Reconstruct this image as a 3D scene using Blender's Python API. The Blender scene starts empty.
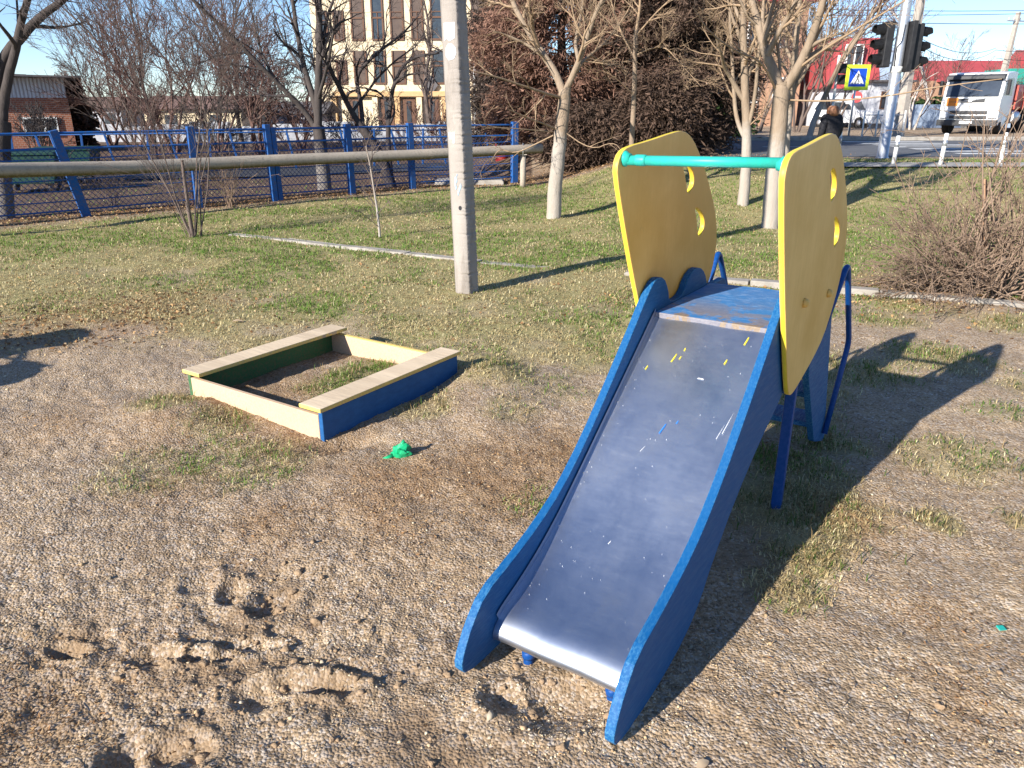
import bpy, bmesh, math, random
import numpy as np
from mathutils import Vector, Matrix

random.seed(11)
rng = np.random.default_rng(11)
scene = bpy.context.scene
COL = scene.collection

# ------------------------------------------------------------------ camera model (used to find where on the ground things stand)
FPX = 760.0
EYE = 1.6
PITCH = math.radians(20.0)
CF = np.array([0, math.cos(PITCH), -math.sin(PITCH)])
CU = np.array([0, math.sin(PITCH), math.cos(PITCH)])
CR = np.array([1.0, 0, 0])


def ray(px, py):
    return CR * ((px - 512) / FPX) + CU * ((384 - py) / FPX) + CF


def W(px, py, Y):
    """point of the photograph's pixel at forward distance Y"""
    d = ray(px, py)
    return np.array([0, 0, EYE]) + d * (Y / d[1])


# ------------------------------------------------------------------ noise
_tab = np.random.default_rng(3).random((256, 256))


def vnoise(x, y, s=0):
    x = np.asarray(x, float) + s * 17.31
    y = np.asarray(y, float) + s * 9.77
    xi = np.floor(x).astype(int)
    yi = np.floor(y).astype(int)
    fx = x - xi
    fy = y - yi
    fx = fx * fx * (3 - 2 * fx)
    fy = fy * fy * (3 - 2 * fy)
    a = _tab[xi & 255, yi & 255]
    b = _tab[(xi + 1) & 255, yi & 255]
    c = _tab[xi & 255, (yi + 1) & 255]
    d = _tab[(xi + 1) & 255, (yi + 1) & 255]
    return (a * (1 - fx) + b * fx) * (1 - fy) + (c * (1 - fx) + d * fx) * fy


def fbm(x, y, s=0, o=4):
    t = 0
    a = .5
    n = 0
    for i in range(o):
        t = t + a * vnoise(x * 2 ** i, y * 2 ** i, s + i * 5)
        n += a
        a *= .5
    return t / n


def ss(x, a, b):
    t = np.clip((np.asarray(x, float) - a) / (b - a), 0, 1)
    return t * t * (3 - 2 * t)


# ------------------------------------------------------------------ terrain
# the kerb line that separates the playground from the lawn
KERB = [(-6.9, 10.6), (-3.75, 10.25), (-.35, 8.32), (1.15, 7.63), (2.28, 7.17), (4.35, 6.28), (8.4, 4.55)]

DENTS = []   # x, y, radius along x, radius along y, depth, rim


def base_h(x, y):
    x = np.asarray(x, float)
    y = np.asarray(y, float)
    q_ = ss(y, 18.2, 20.6)
    t_ = np.clip((x - (.3 - 2.0 * q_)) / 2.9, 0, 1)
    h = .55 * ss(y, 10.5, 16.8) * t_ * t_ * (3 - 2 * t_)
    h = h + .055 * np.exp(-(((x + .08) / .35) ** 2 + ((y - 4.0) / .45) ** 2))
    h = h + .035 * np.exp(-(((x + 1.1) / .40) ** 2 + ((y - 4.45) / .45) ** 2))
    h = h + .075 * np.exp(-(((x + .15) / .22) ** 2 + ((y - 4.55) / .28) ** 2))
    h = h + .080 * np.exp(-(((x + 1.85) / .42) ** 2 + ((y - 3.85) / .30) ** 2))
    h = h - .030 * np.exp(-(((x + .75) / .14) ** 2 + ((y - 3.55) / .14) ** 2))
    return h


def road_zone(x, y):
    return ss(y, 17.3, 17.5) * ss(x, -1.2, -.6)


def terrain(x, y, fine=True):
    x = np.asarray(x, float)
    y = np.asarray(y, float)
    h = base_h(x, y)
    near = 1 - ss(y, 12, 20)
    if fine:
        flat = 1 - road_zone(x, y)
        h = h + (fbm(x * 1.1, y * 1.1, 1, 3) - .5) * .05 * near * ss(y, .5, 1.5)
        sand = 1 - ss(y, 4.5, 7)
        h = h + (fbm(x * 5, y * 5, 2, 4) - .5) * .030 * (.35 + .65 * sand) * near
        # the churned up part at the left front
        churn = np.exp(-(((x + .95) / .75) ** 2 + ((y - 1.95) / .5) ** 2))
        h = h + (np.abs(fbm(x * 7, y * 7, 4, 3) - .5)) * -.06 * churn
        h = h + (fbm(x * 22, y * 22, 3, 3) - .5) * .012 * (sand * .9 + .1) * near * (1 + churn)
        for (dx, dy, rx, ry, dep, rim, ang) in DENTS:
            ca, sa = math.cos(ang), math.sin(ang)
            u = ((x - dx) * ca + (y - dy) * sa) / rx
            v = (-(x - dx) * sa + (y - dy) * ca) / ry
            q = u * u + v * v
            h = h - dep * np.exp(-q) + rim * np.exp(-(np.sqrt(q) - 1.5) ** 2 * 5)
        h = h * 1.0
        h = np.where(flat < .5, base_h(x, y), h)
    return h


def gp(px, py, fine=True):
    """ground point under a pixel"""
    d = ray(px, py)
    z = 0.0
    for i in range(40):
        t = (z - EYE) / d[2]
        p = np.array([0, 0, EYE]) + d * t
        z = .5 * z + .5 * float(base_h(p[0], p[1]))
    z = float(terrain(p[0], p[1]))
    return np.array([p[0], p[1], z])


def flat_at(px, py, z=0):
    d = ray(px, py)
    t = (z - EYE) / d[2]
    return np.array([0, 0, EYE]) + d * t


for px, py, rx, ry, dep, rim, ang in [
        (272, 600, .07, .05, .035, .012, .6), (318, 682, .035, .10, .035, .016, 1.45), (68, 648, .06, .03, .03, .012, -.3),
        (150, 655, .06, .04, .03, .01, .2), (135, 760, .08, .06, .04, .015, .5), (205, 652, .12, .025, .025, .012, .1),
        (200, 580, .06, .05, .02, .01, .8), (232, 590, .04, .06, .02, .01, .2), (345, 695, .02, .02, .02, .0, 0),
        (560, 708, .14, .08, .035, .012, .1), (500, 700, .05, .05, .03, .012, .5), (180, 745, .05, .08, .03, .015, 1.0),
        (250, 640, .08, .03, .02, .01, .1), (330, 445, .16, .08, .04, .01, .6), (265, 690, .09, .05, .02, .01, .4)]:
    q = flat_at(px, py)
    DENTS.append((q[0], q[1], rx, ry, dep, rim, ang))

_bx = np.array([-8, -4.2, -3, -1.7, -.9, -.3, .3, .9, 1.4, 2.0, 3.0, 4.5, 8])
_by = np.array([5.4, 5.4, 5.6, 5.4, 5.2, 4.75, 4.5, 4.5, 5.1, 6.1, 6.4, 6.4, 6.4])
TUFTS = [(1.22, 2.85, .38, .8), (1.12, 2.52, .20, .75), (.98, 2.3, .16, .5), (-1.95, 4.02, .22, .7), (-1.55, 3.75, .25, .45), (-1.0, 4.35, .3, .8),
         (-.85, 4.65, .3, .8), (-.1, 4.5, .3, .7), (-.5, 4.05, .25, .5), (1.75, 2.75, .12, .6), (1.62, 3.55, .22, .7), (2.15, 3.35, .3, .45), (2.55, 3.1, .25, .3),
         (2.2, 4.7, .45, .6), (2.9, 4.95, .4, .55), (1.7, 4.35, .4, .6), (3.3, 4.3, .35, .4), (2.7, 3.9, .2, .35), (3.9, 5.75, .35, .6), (-1.3, 3.3, .35, .35), (-1.65, 3.2, .3, .25), (1.6, 4.9, .5, .6),
         (.0, 3.9, .2, .3), (.15, 2.9, .2, .2), (2.1, 2.75, .1, .45), (1.35, 3.2, .3, .6), (1.55, 3.9, .3, .6), (3.0, 5.9, .3, .7)]


def grass_mask(x, y):
    b = np.interp(x, _bx, _by)
    g = ss(y - b, -.7, .9)
    n = fbm(x * 1.9, y * 1.9, 21, 5)
    g = np.clip(g * (1.15 if True else 1) + (n - .50) * 2.4 * np.clip(g * 3, 0, 1) * (1 - .60 * ss(y, 7.5, 9)), 0, 1)
    for tx, ty, r, a in TUFTS:
        q = np.exp(-(((x - tx) ** 2 + (y - ty) ** 2) / r ** 2))
        g = np.maximum(g, a * ss(q * (.45 + 1.1 * fbm(x * 6, y * 6, 8, 3)), .25, .8))
    # no lawn on the roads and beyond the fence
    g = g * (1 - ss(y, 17.0, 17.3) * ss(x, .0, .6))
    fy = fence_y(x)
    g = g * np.where(x < .6, 1 - ss(y - fy, -1.2, -.2) * .93, 1)
    return g


FENCE = [(-9.2, 9.15), (-6.6, 11.98), (-4.27, 14.13), (-2.07, 16.29), (.05, 17.63)]


def fence_y(x):
    xs = [p[0] for p in FENCE]
    ys = [p[1] for p in FENCE]
    return np.interp(x, xs, ys)


# ------------------------------------------------------------------ object helpers
def tag(o, label=None, cat=None, group=None, kind=None):
    if label: o['label'] = label
    if cat: o['category'] = cat
    if group: o['group'] = group
    if kind: o['kind'] = kind
    return o


def thing(name, label, cat, loc=(0, 0, 0), rz=0, group=None):
    o = bpy.data.objects.new(name, None)
    o.empty_display_size = .2
    COL.objects.link(o)
    o.location = [float(v) for v in loc]
    o.rotation_euler = (0, 0, rz)
    return tag(o, label, cat, group)


def link(name, me, parent=None):
    o = bpy.data.objects.new(name, me)
    COL.objects.link(o)
    if parent is not None:
        o.parent = parent
    return o


def np_mesh(name, V, F, mats, attrs=None, smooth=False, mat_idx=None, farr=None):
    """V (N,3), F (M,k) arrays"""
    me = bpy.data.meshes.new(name)
    V = np.asarray(V, np.float32)
    F = np.asarray(F, np.int32)
    me.vertices.add(len(V))
    me.vertices.foreach_set('co', V.ravel())
    k = F.shape[1]
    me.loops.add(F.size)
    me.loops.foreach_set('vertex_index', F.ravel())
    me.polygons.add(len(F))
    me.polygons.foreach_set('loop_start', np.arange(0, F.size, k, dtype=np.int32))
    me.polygons.foreach_set('loop_total', np.full(len(F), k, np.int32))
    if mat_idx is not None:
        me.polygons.foreach_set('material_index', np.asarray(mat_idx, np.int32))
    if smooth:
        me.polygons.foreach_set('use_smooth', np.ones(len(F), bool))
    me.update(calc_edges=True)
    for m in (mats if isinstance(mats, (list, tuple)) else [mats]):
        me.materials.append(m)
    for nm, arr in (attrs or {}).items():
        arr = np.asarray(arr, np.float32)
        if arr.ndim == 1:
            a = me.attributes.new(nm, 'FLOAT', 'POINT')
            a.data.foreach_set('value', arr)
        else:
            a = me.color_attributes.new(nm, 'FLOAT_COLOR', 'POINT')
            a.data.foreach_set('color', np.c_[arr, np.ones(len(arr))].astype(np.float32).ravel())
    return me


class MB:
    """collects shapes and links them as one mesh object"""
    def __init__(s):
        s.bm = bmesh.new()
        s.lay = s.bm.faces.layers.int.new('done')
        s.mi = 0

    def mark(s, n0):
        for f in s.bm.faces:
            if f[s.lay] == 0:
                f.material_index = s.mi
                f[s.lay] = 1

    def box(s, c, size, rz=0, bev=0, rot=None, seg=2):
        n0 = len(s.bm.faces)
        M = Matrix.Translation([float(q) for q in c]) @ (rot if rot is not None else Matrix.Rotation(rz, 4, 'Z')) @ Matrix.Diagonal([float(q) for q in size] + [1])
        r = bmesh.ops.create_cube(s.bm, size=1, matrix=M)
        if bev:
            es = list({e for v in r['verts'] for e in v.link_edges})
            bmesh.ops.bevel(s.bm, geom=es, offset=bev, segments=seg, affect='EDGES', profile=.5)
        s.mark(n0)
        return s

    def prism(s, pts, mapf, t0, t1, bev=0):
        """outline pts (a,b) extruded between t0 and t1; mapf(a,b,t) -> xyz"""
        n0 = len(s.bm.faces)
        A = [s.bm.verts.new(mapf(a, b, t0)) for a, b in pts]
        B = [s.bm.verts.new(mapf(a, b, t1)) for a, b in pts]
        f1 = s.bm.faces.new(A)
        f2 = s.bm.faces.new(B[::-1])
        n = len(pts)
        fs = [f1, f2]
        for i in range(n):
            fs.append(s.bm.faces.new([A[(i + 1) % n], A[i], B[i], B[(i + 1) % n]]))
        bmesh.ops.recalc_face_normals(s.bm, faces=fs)
        if bev:
            es = [e for e in set(f1.edges) | set(f2.edges)]
            bmesh.ops.bevel(s.bm, geom=es, offset=bev, segments=2, affect='EDGES', profile=.6)
        s.mark(n0)
        return s

    def tube(s, pts, r, sides=8, caps=True):
        n0 = len(s.bm.faces)
        P = [Vector([float(q) for q in p]) for p in pts]
        rs = r if isinstance(r, (list, tuple)) else [r] * len(P)
        rings = []
        prev = None
        for i, p in enumerate(P):
            if i == 0: d = P[1] - P[0]
            elif i == len(P) - 1: d = P[-1] - P[-2]
            else: d = (P[i + 1] - P[i]).normalized() + (P[i] - P[i - 1]).normalized()
            d.normalize()
            ref = prev if prev is not None else (Vector((0, 0, 1)) if abs(d.z) < .9 else Vector((1, 0, 0)))
            a = (ref - d * ref.dot(d)).normalized()
            prev = a
            b = d.cross(a)
            rings.append([s.bm.verts.new(p + (a * math.cos(t) + b * math.sin(t)) * rs[i]) for t in [2 * math.pi * k / sides for k in range(sides)]])
        for q in range(len(rings) - 1):
            for k in range(sides):
                f = s.bm.faces.new([rings[q][k], rings[q][(k + 1) % sides], rings[q + 1][(k + 1) % sides], rings[q + 1][k]])
                f.smooth = True
        if caps:
            s.bm.faces.new(rings[0][::-1])
            s.bm.faces.new(rings[-1])
        s.mark(n0)
        return s

    def lathe(s, prof, c=(0, 0, 0), n=16, axis='Z', smooth=True):
        n0 = len(s.bm.faces)
        rings = []
        for r, z in prof:
            ring = []
            for k in range(n):
                t = 2 * math.pi * k / n
                q = (r * math.cos(t), r * math.sin(t), z)
                if axis == 'X': q = (z, q[0], q[1])
                if axis == 'Y': q = (q[0], z, q[1])
                ring.append(s.bm.verts.new([float(c[i]) + q[i] for i in range(3)]))
            rings.append(ring)
        fs = []
        for q in range(len(rings) - 1):
            for k in range(n):
                f = s.bm.faces.new([rings[q][k], rings[q][(k + 1) % n], rings[q + 1][(k + 1) % n], rings[q + 1][k]])
                f.smooth = smooth
                fs.append(f)
        fs.append(s.bm.faces.new(rings[0][::-1]))
        fs.append(s.bm.faces.new(rings[-1]))
        bmesh.ops.recalc_face_normals(s.bm, faces=fs)
        s.mark(n0)
        return s

    def quad(s, a, b, c, d):
        n0 = len(s.bm.faces)
        s.bm.faces.new([s.bm.verts.new([float(t) for t in q]) for q in (a, b, c, d)])
        s.mark(n0)
        return s

    def poly(s, pts):
        n0 = len(s.bm.faces)
        s.bm.faces.new([s.bm.verts.new([float(t) for t in q]) for q in pts])
        s.mark(n0)
        return s

    def build(s, name, mats, parent=None, jitter=0):
        me = bpy.data.meshes.new(name)
        if jitter:
            for v in s.bm.verts:
                v.co += Vector((random.uniform(-1, 1), random.uniform(-1, 1), random.uniform(-1, 1))) * jitter
        s.bm.to_mesh(me)
        s.bm.free()
        for m in (mats if isinstance(mats, (list, tuple)) else [mats]):
            me.materials.append(m)
        return link(name, me, parent)


# ------------------------------------------------------------------ materials
def lin(r, g, b):
    f = lambda c: (c / 255 / 12.92) if c / 255 <= .04045 else ((c / 255 + .055) / 1.055) ** 2.4
    return (f(r), f(g), f(b))


class NT:
    def __init__(s, name):
        m = bpy.data.materials.new(name)
        m.use_nodes = True
        s.m = m
        s.t = m.node_tree
        s.b = s.t.nodes['Principled BSDF']
        s.out = s.t.nodes['Material Output']
        s.tc = s.t.nodes.new('ShaderNodeTexCoord')

    def n(s, typ, **kw):
        x = s.t.nodes.new('ShaderNode' + typ)
        for k, v in kw.items():
            setattr(x, k, v)
        return x

    def l(s, a, b):
        s.t.links.new(a, b)

    def noise(s, scale, detail=4, rough=.6, coord='Object', dist=0, stretch=None):
        x = s.n('TexNoise')
        x.inputs['Scale'].default_value = scale
        x.inputs['Detail'].default_value = detail
        x.inputs['Roughness'].default_value = rough
        x.inputs['Distortion'].default_value = dist
        src = s.tc.outputs[coord]
        if stretch:
            mp = s.n('Mapping')
            mp.inputs['Scale'].default_value = stretch
            s.l(src, mp.inputs['Vector'])
            src = mp.outputs[0]
        s.l(src, x.inputs['Vector'])
        return x.outputs['Fac']

    def ramp(s, fac, stops, interp='LINEAR'):
        x = s.n('ValToRGB')
        x.color_ramp.interpolation = interp
        e = x.color_ramp.elements
        while len(e) < len(stops):
            e.new(.5)
        for i, (p, c) in enumerate(stops):
            e[i].position = p
            e[i].color = (*c, 1) if not isinstance(c, (int, float)) else (c, c, c, 1)
        s.l(fac, x.inputs[0])
        return x.outputs[0]

    def mix(s, fac, a, b, mode='MIX'):
        x = s.n('Mix', data_type='RGBA', blend_type=mode)
        for sock, v in ((x.inputs[0], fac), (x.inputs[6], a), (x.inputs[7], b)):
            if hasattr(v, 'is_linked'):
                s.l(v, sock)
            elif isinstance(v, (int, float)):
                sock.default_value = v
            else:
                sock.default_value = (*v, 1)
        return x.outputs[2]

    def math(s, op, a, b=0, clamp=False):
        x = s.n('Math', operation=op, use_clamp=clamp)
        for sock, v in ((x.inputs[0], a), (x.inputs[1], b)):
            if hasattr(v, 'is_linked'):
                s.l(v, sock)
            else:
                sock.default_value = v
        return x.outputs[0]

    def attr(s, name, out='Fac'):
        x = s.n('Attribute')
        x.attribute_name = name
        return x.outputs[out]

    def bump(s, h, strength=.3, dist=.01):
        x = s.n('Bump')
        x.inputs['Strength'].default_value = strength
        x.inputs['Distance'].default_value = dist
        s.l(h, x.inputs['Height'])
        s.l(x.outputs[0], s.b.inputs['Normal'])

    def set(s, col=None, rough=None, metal=None, spec=None):
        for nm, v in (('Base Color', col), ('Roughness', rough), ('Metallic', metal), ('Specular IOR Level', spec)):
            if v is None: continue
            if hasattr(v, 'is_linked'):
                s.l(v, s.b.inputs[nm])
            elif isinstance(v, (int, float)):
                s.b.inputs[nm].default_value = v
            else:
                s.b.inputs[nm].default_value = (*v, 1)
        return s


def simple(name, c1, c2=None, rough=.7, scale=8, metal=0, bump=0, bscale=60, stretch=None, spec=.3):
    t = NT(name)
    c2 = c2 or tuple(v * .75 for v in c1)
    f = t.noise(scale, 5, .65, stretch=stretch)
    col = t.mix(t.ramp(f, [(.35, 0.0), (.65, 1.0)]), c1, c2)
    t.set(col, rough, metal, spec)
    if bump:
        t.bump(t.noise(bscale, 4, .6, stretch=stretch), bump, .01)
    return t.m


M = {}


def worn_paint(name, base, light, under, scale=30, wear=.68, rough=.45, grain=(1, 1, 1)):
    t = NT(name)
    f = t.noise(2.0, 3, .5)
    col = t.mix(t.ramp(f, [(.3, 0.), (.7, .7)]), base, light)
    g = t.noise(scale, 6, .7, stretch=grain)
    col = t.mix(t.ramp(g, [(.60, 0.), (.76, .15)]), col, tuple(min(1, v * 1.35 + .02) for v in light))
    col = t.mix(t.ramp(t.noise(scale * .6, 5, .7, stretch=grain), [(.28, .25), (.40, 0.)]), col, tuple(v * .7 for v in base))
    w = t.noise(scale * .35, 6, .75, stretch=grain)
    col = t.mix(t.ramp(w, [(wear, 0.), (wear + .03, 1.)]), col, under)
    # worn, paler arrises
    ge = t.n('NewGeometry')
    col = t.mix(t.math('MULTIPLY', t.ramp(ge.outputs['Pointiness'], [(.52, 0.), (.57, 1.)]), t.ramp(t.noise(scale * 3, 5, .75, stretch=grain), [(.46, 0.), (.58, .5)])), col, under)
    t.set(col, t.ramp(g, [(.3, rough - .05), (.7, rough + .15)]), 0, .25)
    t.bump(g, .25, .004)
    return t.m


M['blue'] = worn_paint('blue_painted_board', (.0025, .075, .225), (.0035, .088, .26), (.10, .30, .46), 46, .75, .55, (.15, 1, 1.2))
M['blue_metal'] = worn_paint('blue_painted_metal', (.003, .052, .21), (.005, .062, .25), (.03, .09, .30), 20, .9, .4)
M['blue_fence'] = worn_paint('blue_fence_paint', (.006, .085, .30), (.010, .105, .36), (.10, .09, .09), 10, .70, .6)
M['yellow'] = None
t = NT('yellow_painted_plywood')
f = t.noise(2.2, 5, .6)
col = t.mix(t.ramp(f, [(.36, 0.), (.60, 1.)]), (.80, .53, .16), (.67, .405, .085))
g = t.noise(60, 5, .7, stretch=(1, 1, .12))
col = t.mix(t.ramp(g, [(.4, 0.), (.8, .35)]), col, (.56, .33, .05))
d = t.noise(9, 6, .8)
col = t.mix(t.ramp(d, [(.64, 0.), (.74, .5)]), col, (.40, .27, .085))
sc_ = t.noise(26, 5, .8, stretch=(.25, 1, 1))
col = t.mix(t.ramp(sc_, [(.68, 0.), (.72, .55)]), col, (.82, .62, .26))
t.set(col, .5, 0, .35)
t.bump(g, .12, .003)
M['yellow'] = t.m
M['yellow_edge'] = simple('yellow_edge_paint', (.82, .66, .05), (.74, .55, .05), .45, 12)
M['teal'] = simple('turquoise_paint', (.02, .46, .36), (.03, .36, .30), .4, 14)

# worn platform board
t = NT('worn_blue_platform')
f = t.noise(4, 5, .6)
col = t.mix(f, (.025, .15, .42), (.05, .21, .47))
g = t.noise(45, 6, .75, stretch=(1, .4, 1))
col = t.mix(t.ramp(g, [(.48, 0.), (.62, .75)]), col, (.16, .30, .55))
sep = t.n('SeparateXYZ')
t.l(t.tc.outputs['Object'], sep.inputs[0])
edge = t.ramp(t.math('SUBTRACT', sep.outputs['X'], 1.20), [(.065, 1.), (.09, .8), (.24, .5), (.42, .1)])
w = t.noise(9, 6, .7, dist=.6)
wear = t.math('MAXIMUM', t.math('MULTIPLY', t.ramp(w, [(.44, 0.), (.52, 1.)]), edge), t.ramp(sep.outputs['X'], [(.0, 0.), (.5, 0.)]))
fe = t.math('LESS_THAN', sep.outputs['X'], 1.2535)
wear = t.math('MAXIMUM', wear, t.math('MULTIPLY', fe, .75))
col = t.mix(wear, col, t.mix(t.noise(60, 4, .7), (.13, .085, .05), (.34, .27, .20)))
t.set(col, .6, 0, .3)
t.bump(g, .3, .004)
M['platform'] = t.m

# stainless sheet of the chute
t = NT('scratched_steel')
big = t.noise(2.3, 4, .6)
smu = t.noise(5, 6, .7, stretch=(.5, 1, 1))
scr = t.noise(40, 6, .8, stretch=(1, .25, 1))
fine = t.noise(260, 3, .7, stretch=(.05, 1, .05))
col = t.mix(t.ramp(big, [(.3, 0.), (.7, 1.)]), (.56, .62, .73), (.63, .68, .78))
col = t.mix(t.ramp(smu, [(.52, 0.), (.75, .35)]), col, (.40, .40, .42))
col = t.mix(t.ramp(scr, [(.60, 0.), (.75, .6)]), col, (.75, .76, .78))
r = t.math('ADD', t.ramp(smu, [(.3, .27), (.7, .36)]), t.math('MULTIPLY', scr, .10))
t.set(col, r, 1.0)
t.bump(fine, .04, .001)
M['steel'] = t.m
M['fleck_yellow'] = simple('yellow_paint_fleck', (.80, .66, .05), None, .6)
M['fleck_blue'] = simple('blue_paint_fleck', (.03, .20, .62), None, .5)
M['fleck_white'] = simple('white_scuff', (.72, .73, .75), None, .7)

M['concrete'] = simple('weathered_concrete', (.42, .37, .32), (.32, .285, .25), .9, 5, bump=.6, bscale=70)
t = NT('concrete_pole')
f = t.noise(2, 6, .7, stretch=(1, 1, .5))
col = t.mix(t.ramp(f, [(.3, 0.), (.7, 1.)]), (.39, .35, .31), (.27, .24, .215))
st = t.noise(5, 5, .7, stretch=(1, 1, .25))
col = t.mix(t.ramp(st, [(.50, 0.), (.64, .55)]), col, (.17, .145, .12))
v = t.n('TexVoronoi')
v.inputs['Scale'].default_value = 70
t.l(t.tc.outputs['Object'], v.inputs['Vector'])
col = t.mix(t.ramp(v.outputs['Distance'], [(.0, .30), (.30, 0.)]), col, (.26, .22, .19))
hs = t.noise(38, 4, .8)
col = t.mix(t.ramp(hs, [(.68, 0.), (.74, .8)]), col, (.20, .17, .145))
t.set(col, .92, 0, .2)
t.bump(t.math('ADD', hs, t.math('MULTIPLY', t.noise(120, 4, .7), .8)), .5, .006)
M['pole'] = t.m
M['kerb'] = simple('kerb_concrete', (.40, .365, .32), (.27, .245, .21), .9, 6, bump=.5, bscale=50)
M['paper'] = simple('torn_white_paper', (.70, .70, .70), (.50, .50, .52), .8, 40)
M['whitepaint'] = simple('white_paint', (.80, .80, .78), (.70, .70, .68), .6, 12)
M['bluemark'] = simple('faded_blue_paint', (.24, .42, .62), (.42, .46, .52), .8, 45)
M['galv'] = simple('galvanised_steel', (.62, .64, .66), (.50, .52, .55), .42, 25, metal=.75)
M['black'] = simple('black_plastic', (.018, .018, .02), (.03, .03, .032), .5, 10)
M['darkglass'] = simple('dark_window_glass', (.03, .035, .045), (.05, .06, .07), .12, 3, spec=.6)
M['cream_wood'] = simple('bleached_bench_board', (.70, .56, .39), (.54, .42, .285), .8, 7, bump=.3, bscale=60, stretch=(1, .12, 1))
t = NT('sandbox_blue')
g = t.noise(14, 6, .7, stretch=(1, .15, 2.2))
col = t.mix(t.ramp(g, [(.35, 0.), (.65, 1.)]), (.008, .075, .225), (.014, .10, .285))
col = t.mix(t.ramp(g, [(.69, 0.), (.74, .8)]), col, (.20, .17, .12))
t.set(col, .6, 0, .3)
t.bump(g, .4, .004)
M['sb_blue'] = t.m
M['sb_yellow'] = worn_paint('yellow_board_edge', (.70, .52, .12), (.66, .46, .14), (.42, .33, .22), 26, .62, .6)
M['sb_cream'] = worn_paint('pinkish_cream_board', (.58, .40, .26), (.62, .45, .30), (.40, .30, .20), 30, .70, .7, (.3, 1, 1))
M['sb_green'] = worn_paint('dark_green_board', (.03, .13, .055), (.05, .17, .07), (.15, .12, .07), 22, .66, .6)

# pipe with moss along its underside
t = NT('weathered_pipe')
f = t.noise(1.3, 6, .7)
col = t.mix(t.ramp(f, [(.3, 0.), (.7, 1.)]), (.46, .39, .31), (.30, .265, .22))
g = t.noise(24, 6, .8)
col = t.mix(t.ramp(g, [(.5, 0.), (.75, .7)]), col, (.14, .12, .10))
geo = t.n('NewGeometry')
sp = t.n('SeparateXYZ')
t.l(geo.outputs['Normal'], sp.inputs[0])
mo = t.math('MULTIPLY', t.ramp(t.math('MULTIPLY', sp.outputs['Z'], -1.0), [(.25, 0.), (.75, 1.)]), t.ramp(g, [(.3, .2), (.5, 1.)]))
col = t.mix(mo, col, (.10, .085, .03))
t.set(col, .85, 0, .25)
t.bump(g, .5, .01)
M['pipe'] = t.m


def bark(name, c1, c2, white=0, wmix=.72):
    t = NT(name)
    f = t.noise(14, 6, .7, stretch=(1, 1, .25))
    col = t.mix(t.ramp(f, [(.3, 0.), (.7, 1.)]), c1, c2)
    if white:
        sp = t.n('SeparateXYZ')
        t.l(t.tc.outputs['Object'], sp.inputs[0])
        z = t.math('ADD', sp.outputs['Z'], t.math('MULTIPLY', t.math('SUBTRACT', t.noise(9, 4, .7), .5), .5))
        m = t.ramp(t.math('MULTIPLY', z, .4), [((white - .10) * .4, 1.), ((white + .16) * .4, 0.)])
        m = t.math('MULTIPLY', m, t.ramp(f, [(.28, .55), (.5, 1.)]))
        col = t.mix(t.math('MULTIPLY', m, wmix), col, t.mix(t.noise(5, 5, .7, stretch=(1, 1, .4)), (.33, .30, .265), (.50, .465, .42)))
    t.set(col, .88, 0, .2)
    t.bump(t.math('ADD', f, t.math('MULTIPLY', t.noise(60, 4, .7, stretch=(1, 1, .5)), .5)), .8, .015)
    return t.m


M['bark_pale'] = bark('pale_bark', (.33, .25, .18), (.22, .16, .11))
M['bark_paleW'] = bark('whitewashed_pale_bark', (.36, .27, .185), (.25, .185, .125), .95)
M['bark_whiteW2'] = bark('tall_whitewashed_bark', (.33, .255, .185), (.22, .165, .115), 1.15, .66)
M['bark_dark'] = bark('dark_bark', (.075, .062, .058), (.045, .037, .036))
M['bark_darkW'] = bark('whitewashed_dark_bark', (.085, .07, .062), (.05, .042, .04), .75, .32)
M['twig_pale'] = bark('pale_twigs', (.38, .27, .175), (.27, .19, .12))
M['twig_dark'] = bark('dark_twigs', (.07, .058, .056), (.045, .038, .037))
M['twig_red'] = bark('reddish_twigs', (.16, .095, .078), (.11, .068, .058))
M['twig_grey'] = bark('grey_brown_twigs', (.17, .13, .11), (.12, .092, .08))
M['twig_tan'] = bark('tan_shrub_stems', (.33, .235, .17), (.20, .14, .10))
M['bark_peel'] = bark('reddish_peeling_bark', (.44, .27, .17), (.33, .19, .12))
M['birch'] = bark('birch_bark', (.62, .58, .54), (.42, .37, .33))

# ================================================================== THE SLIDE
SU = np.array([.55, .835]); SU /= np.linalg.norm(SU)
SV = np.array([SU[1], -SU[0]])
SO = np.array([.06, 1.705])
SRZ = math.atan2(SU[1], SU[0])
slide = thing('playground_slide', 'small steel slide with blue side boards, yellow side panels and a turquoise bar', 'slide', (SO[0], SO[1], 0), SRZ)


# local x runs up the slide, local y points to the slide's left (so lateral v = -y)
def uvz(v):
    return lambda a, b, t: (a, -t, b)


def smooth_poly(pts, n=2, closed=True):
    P = [np.array(p, float) for p in pts]
    for _ in range(n):
        Q = []
        m = len(P)
        for i in range(m if closed else m - 1):
            a, b = P[i], P[(i + 1) % m]
            Q += [a * .75 + b * .25, a * .25 + b * .75]
        if not closed:
            Q = [P[0]] + Q + [P[-1]]
        P = Q
    return [tuple(p) for p in P]


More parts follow.
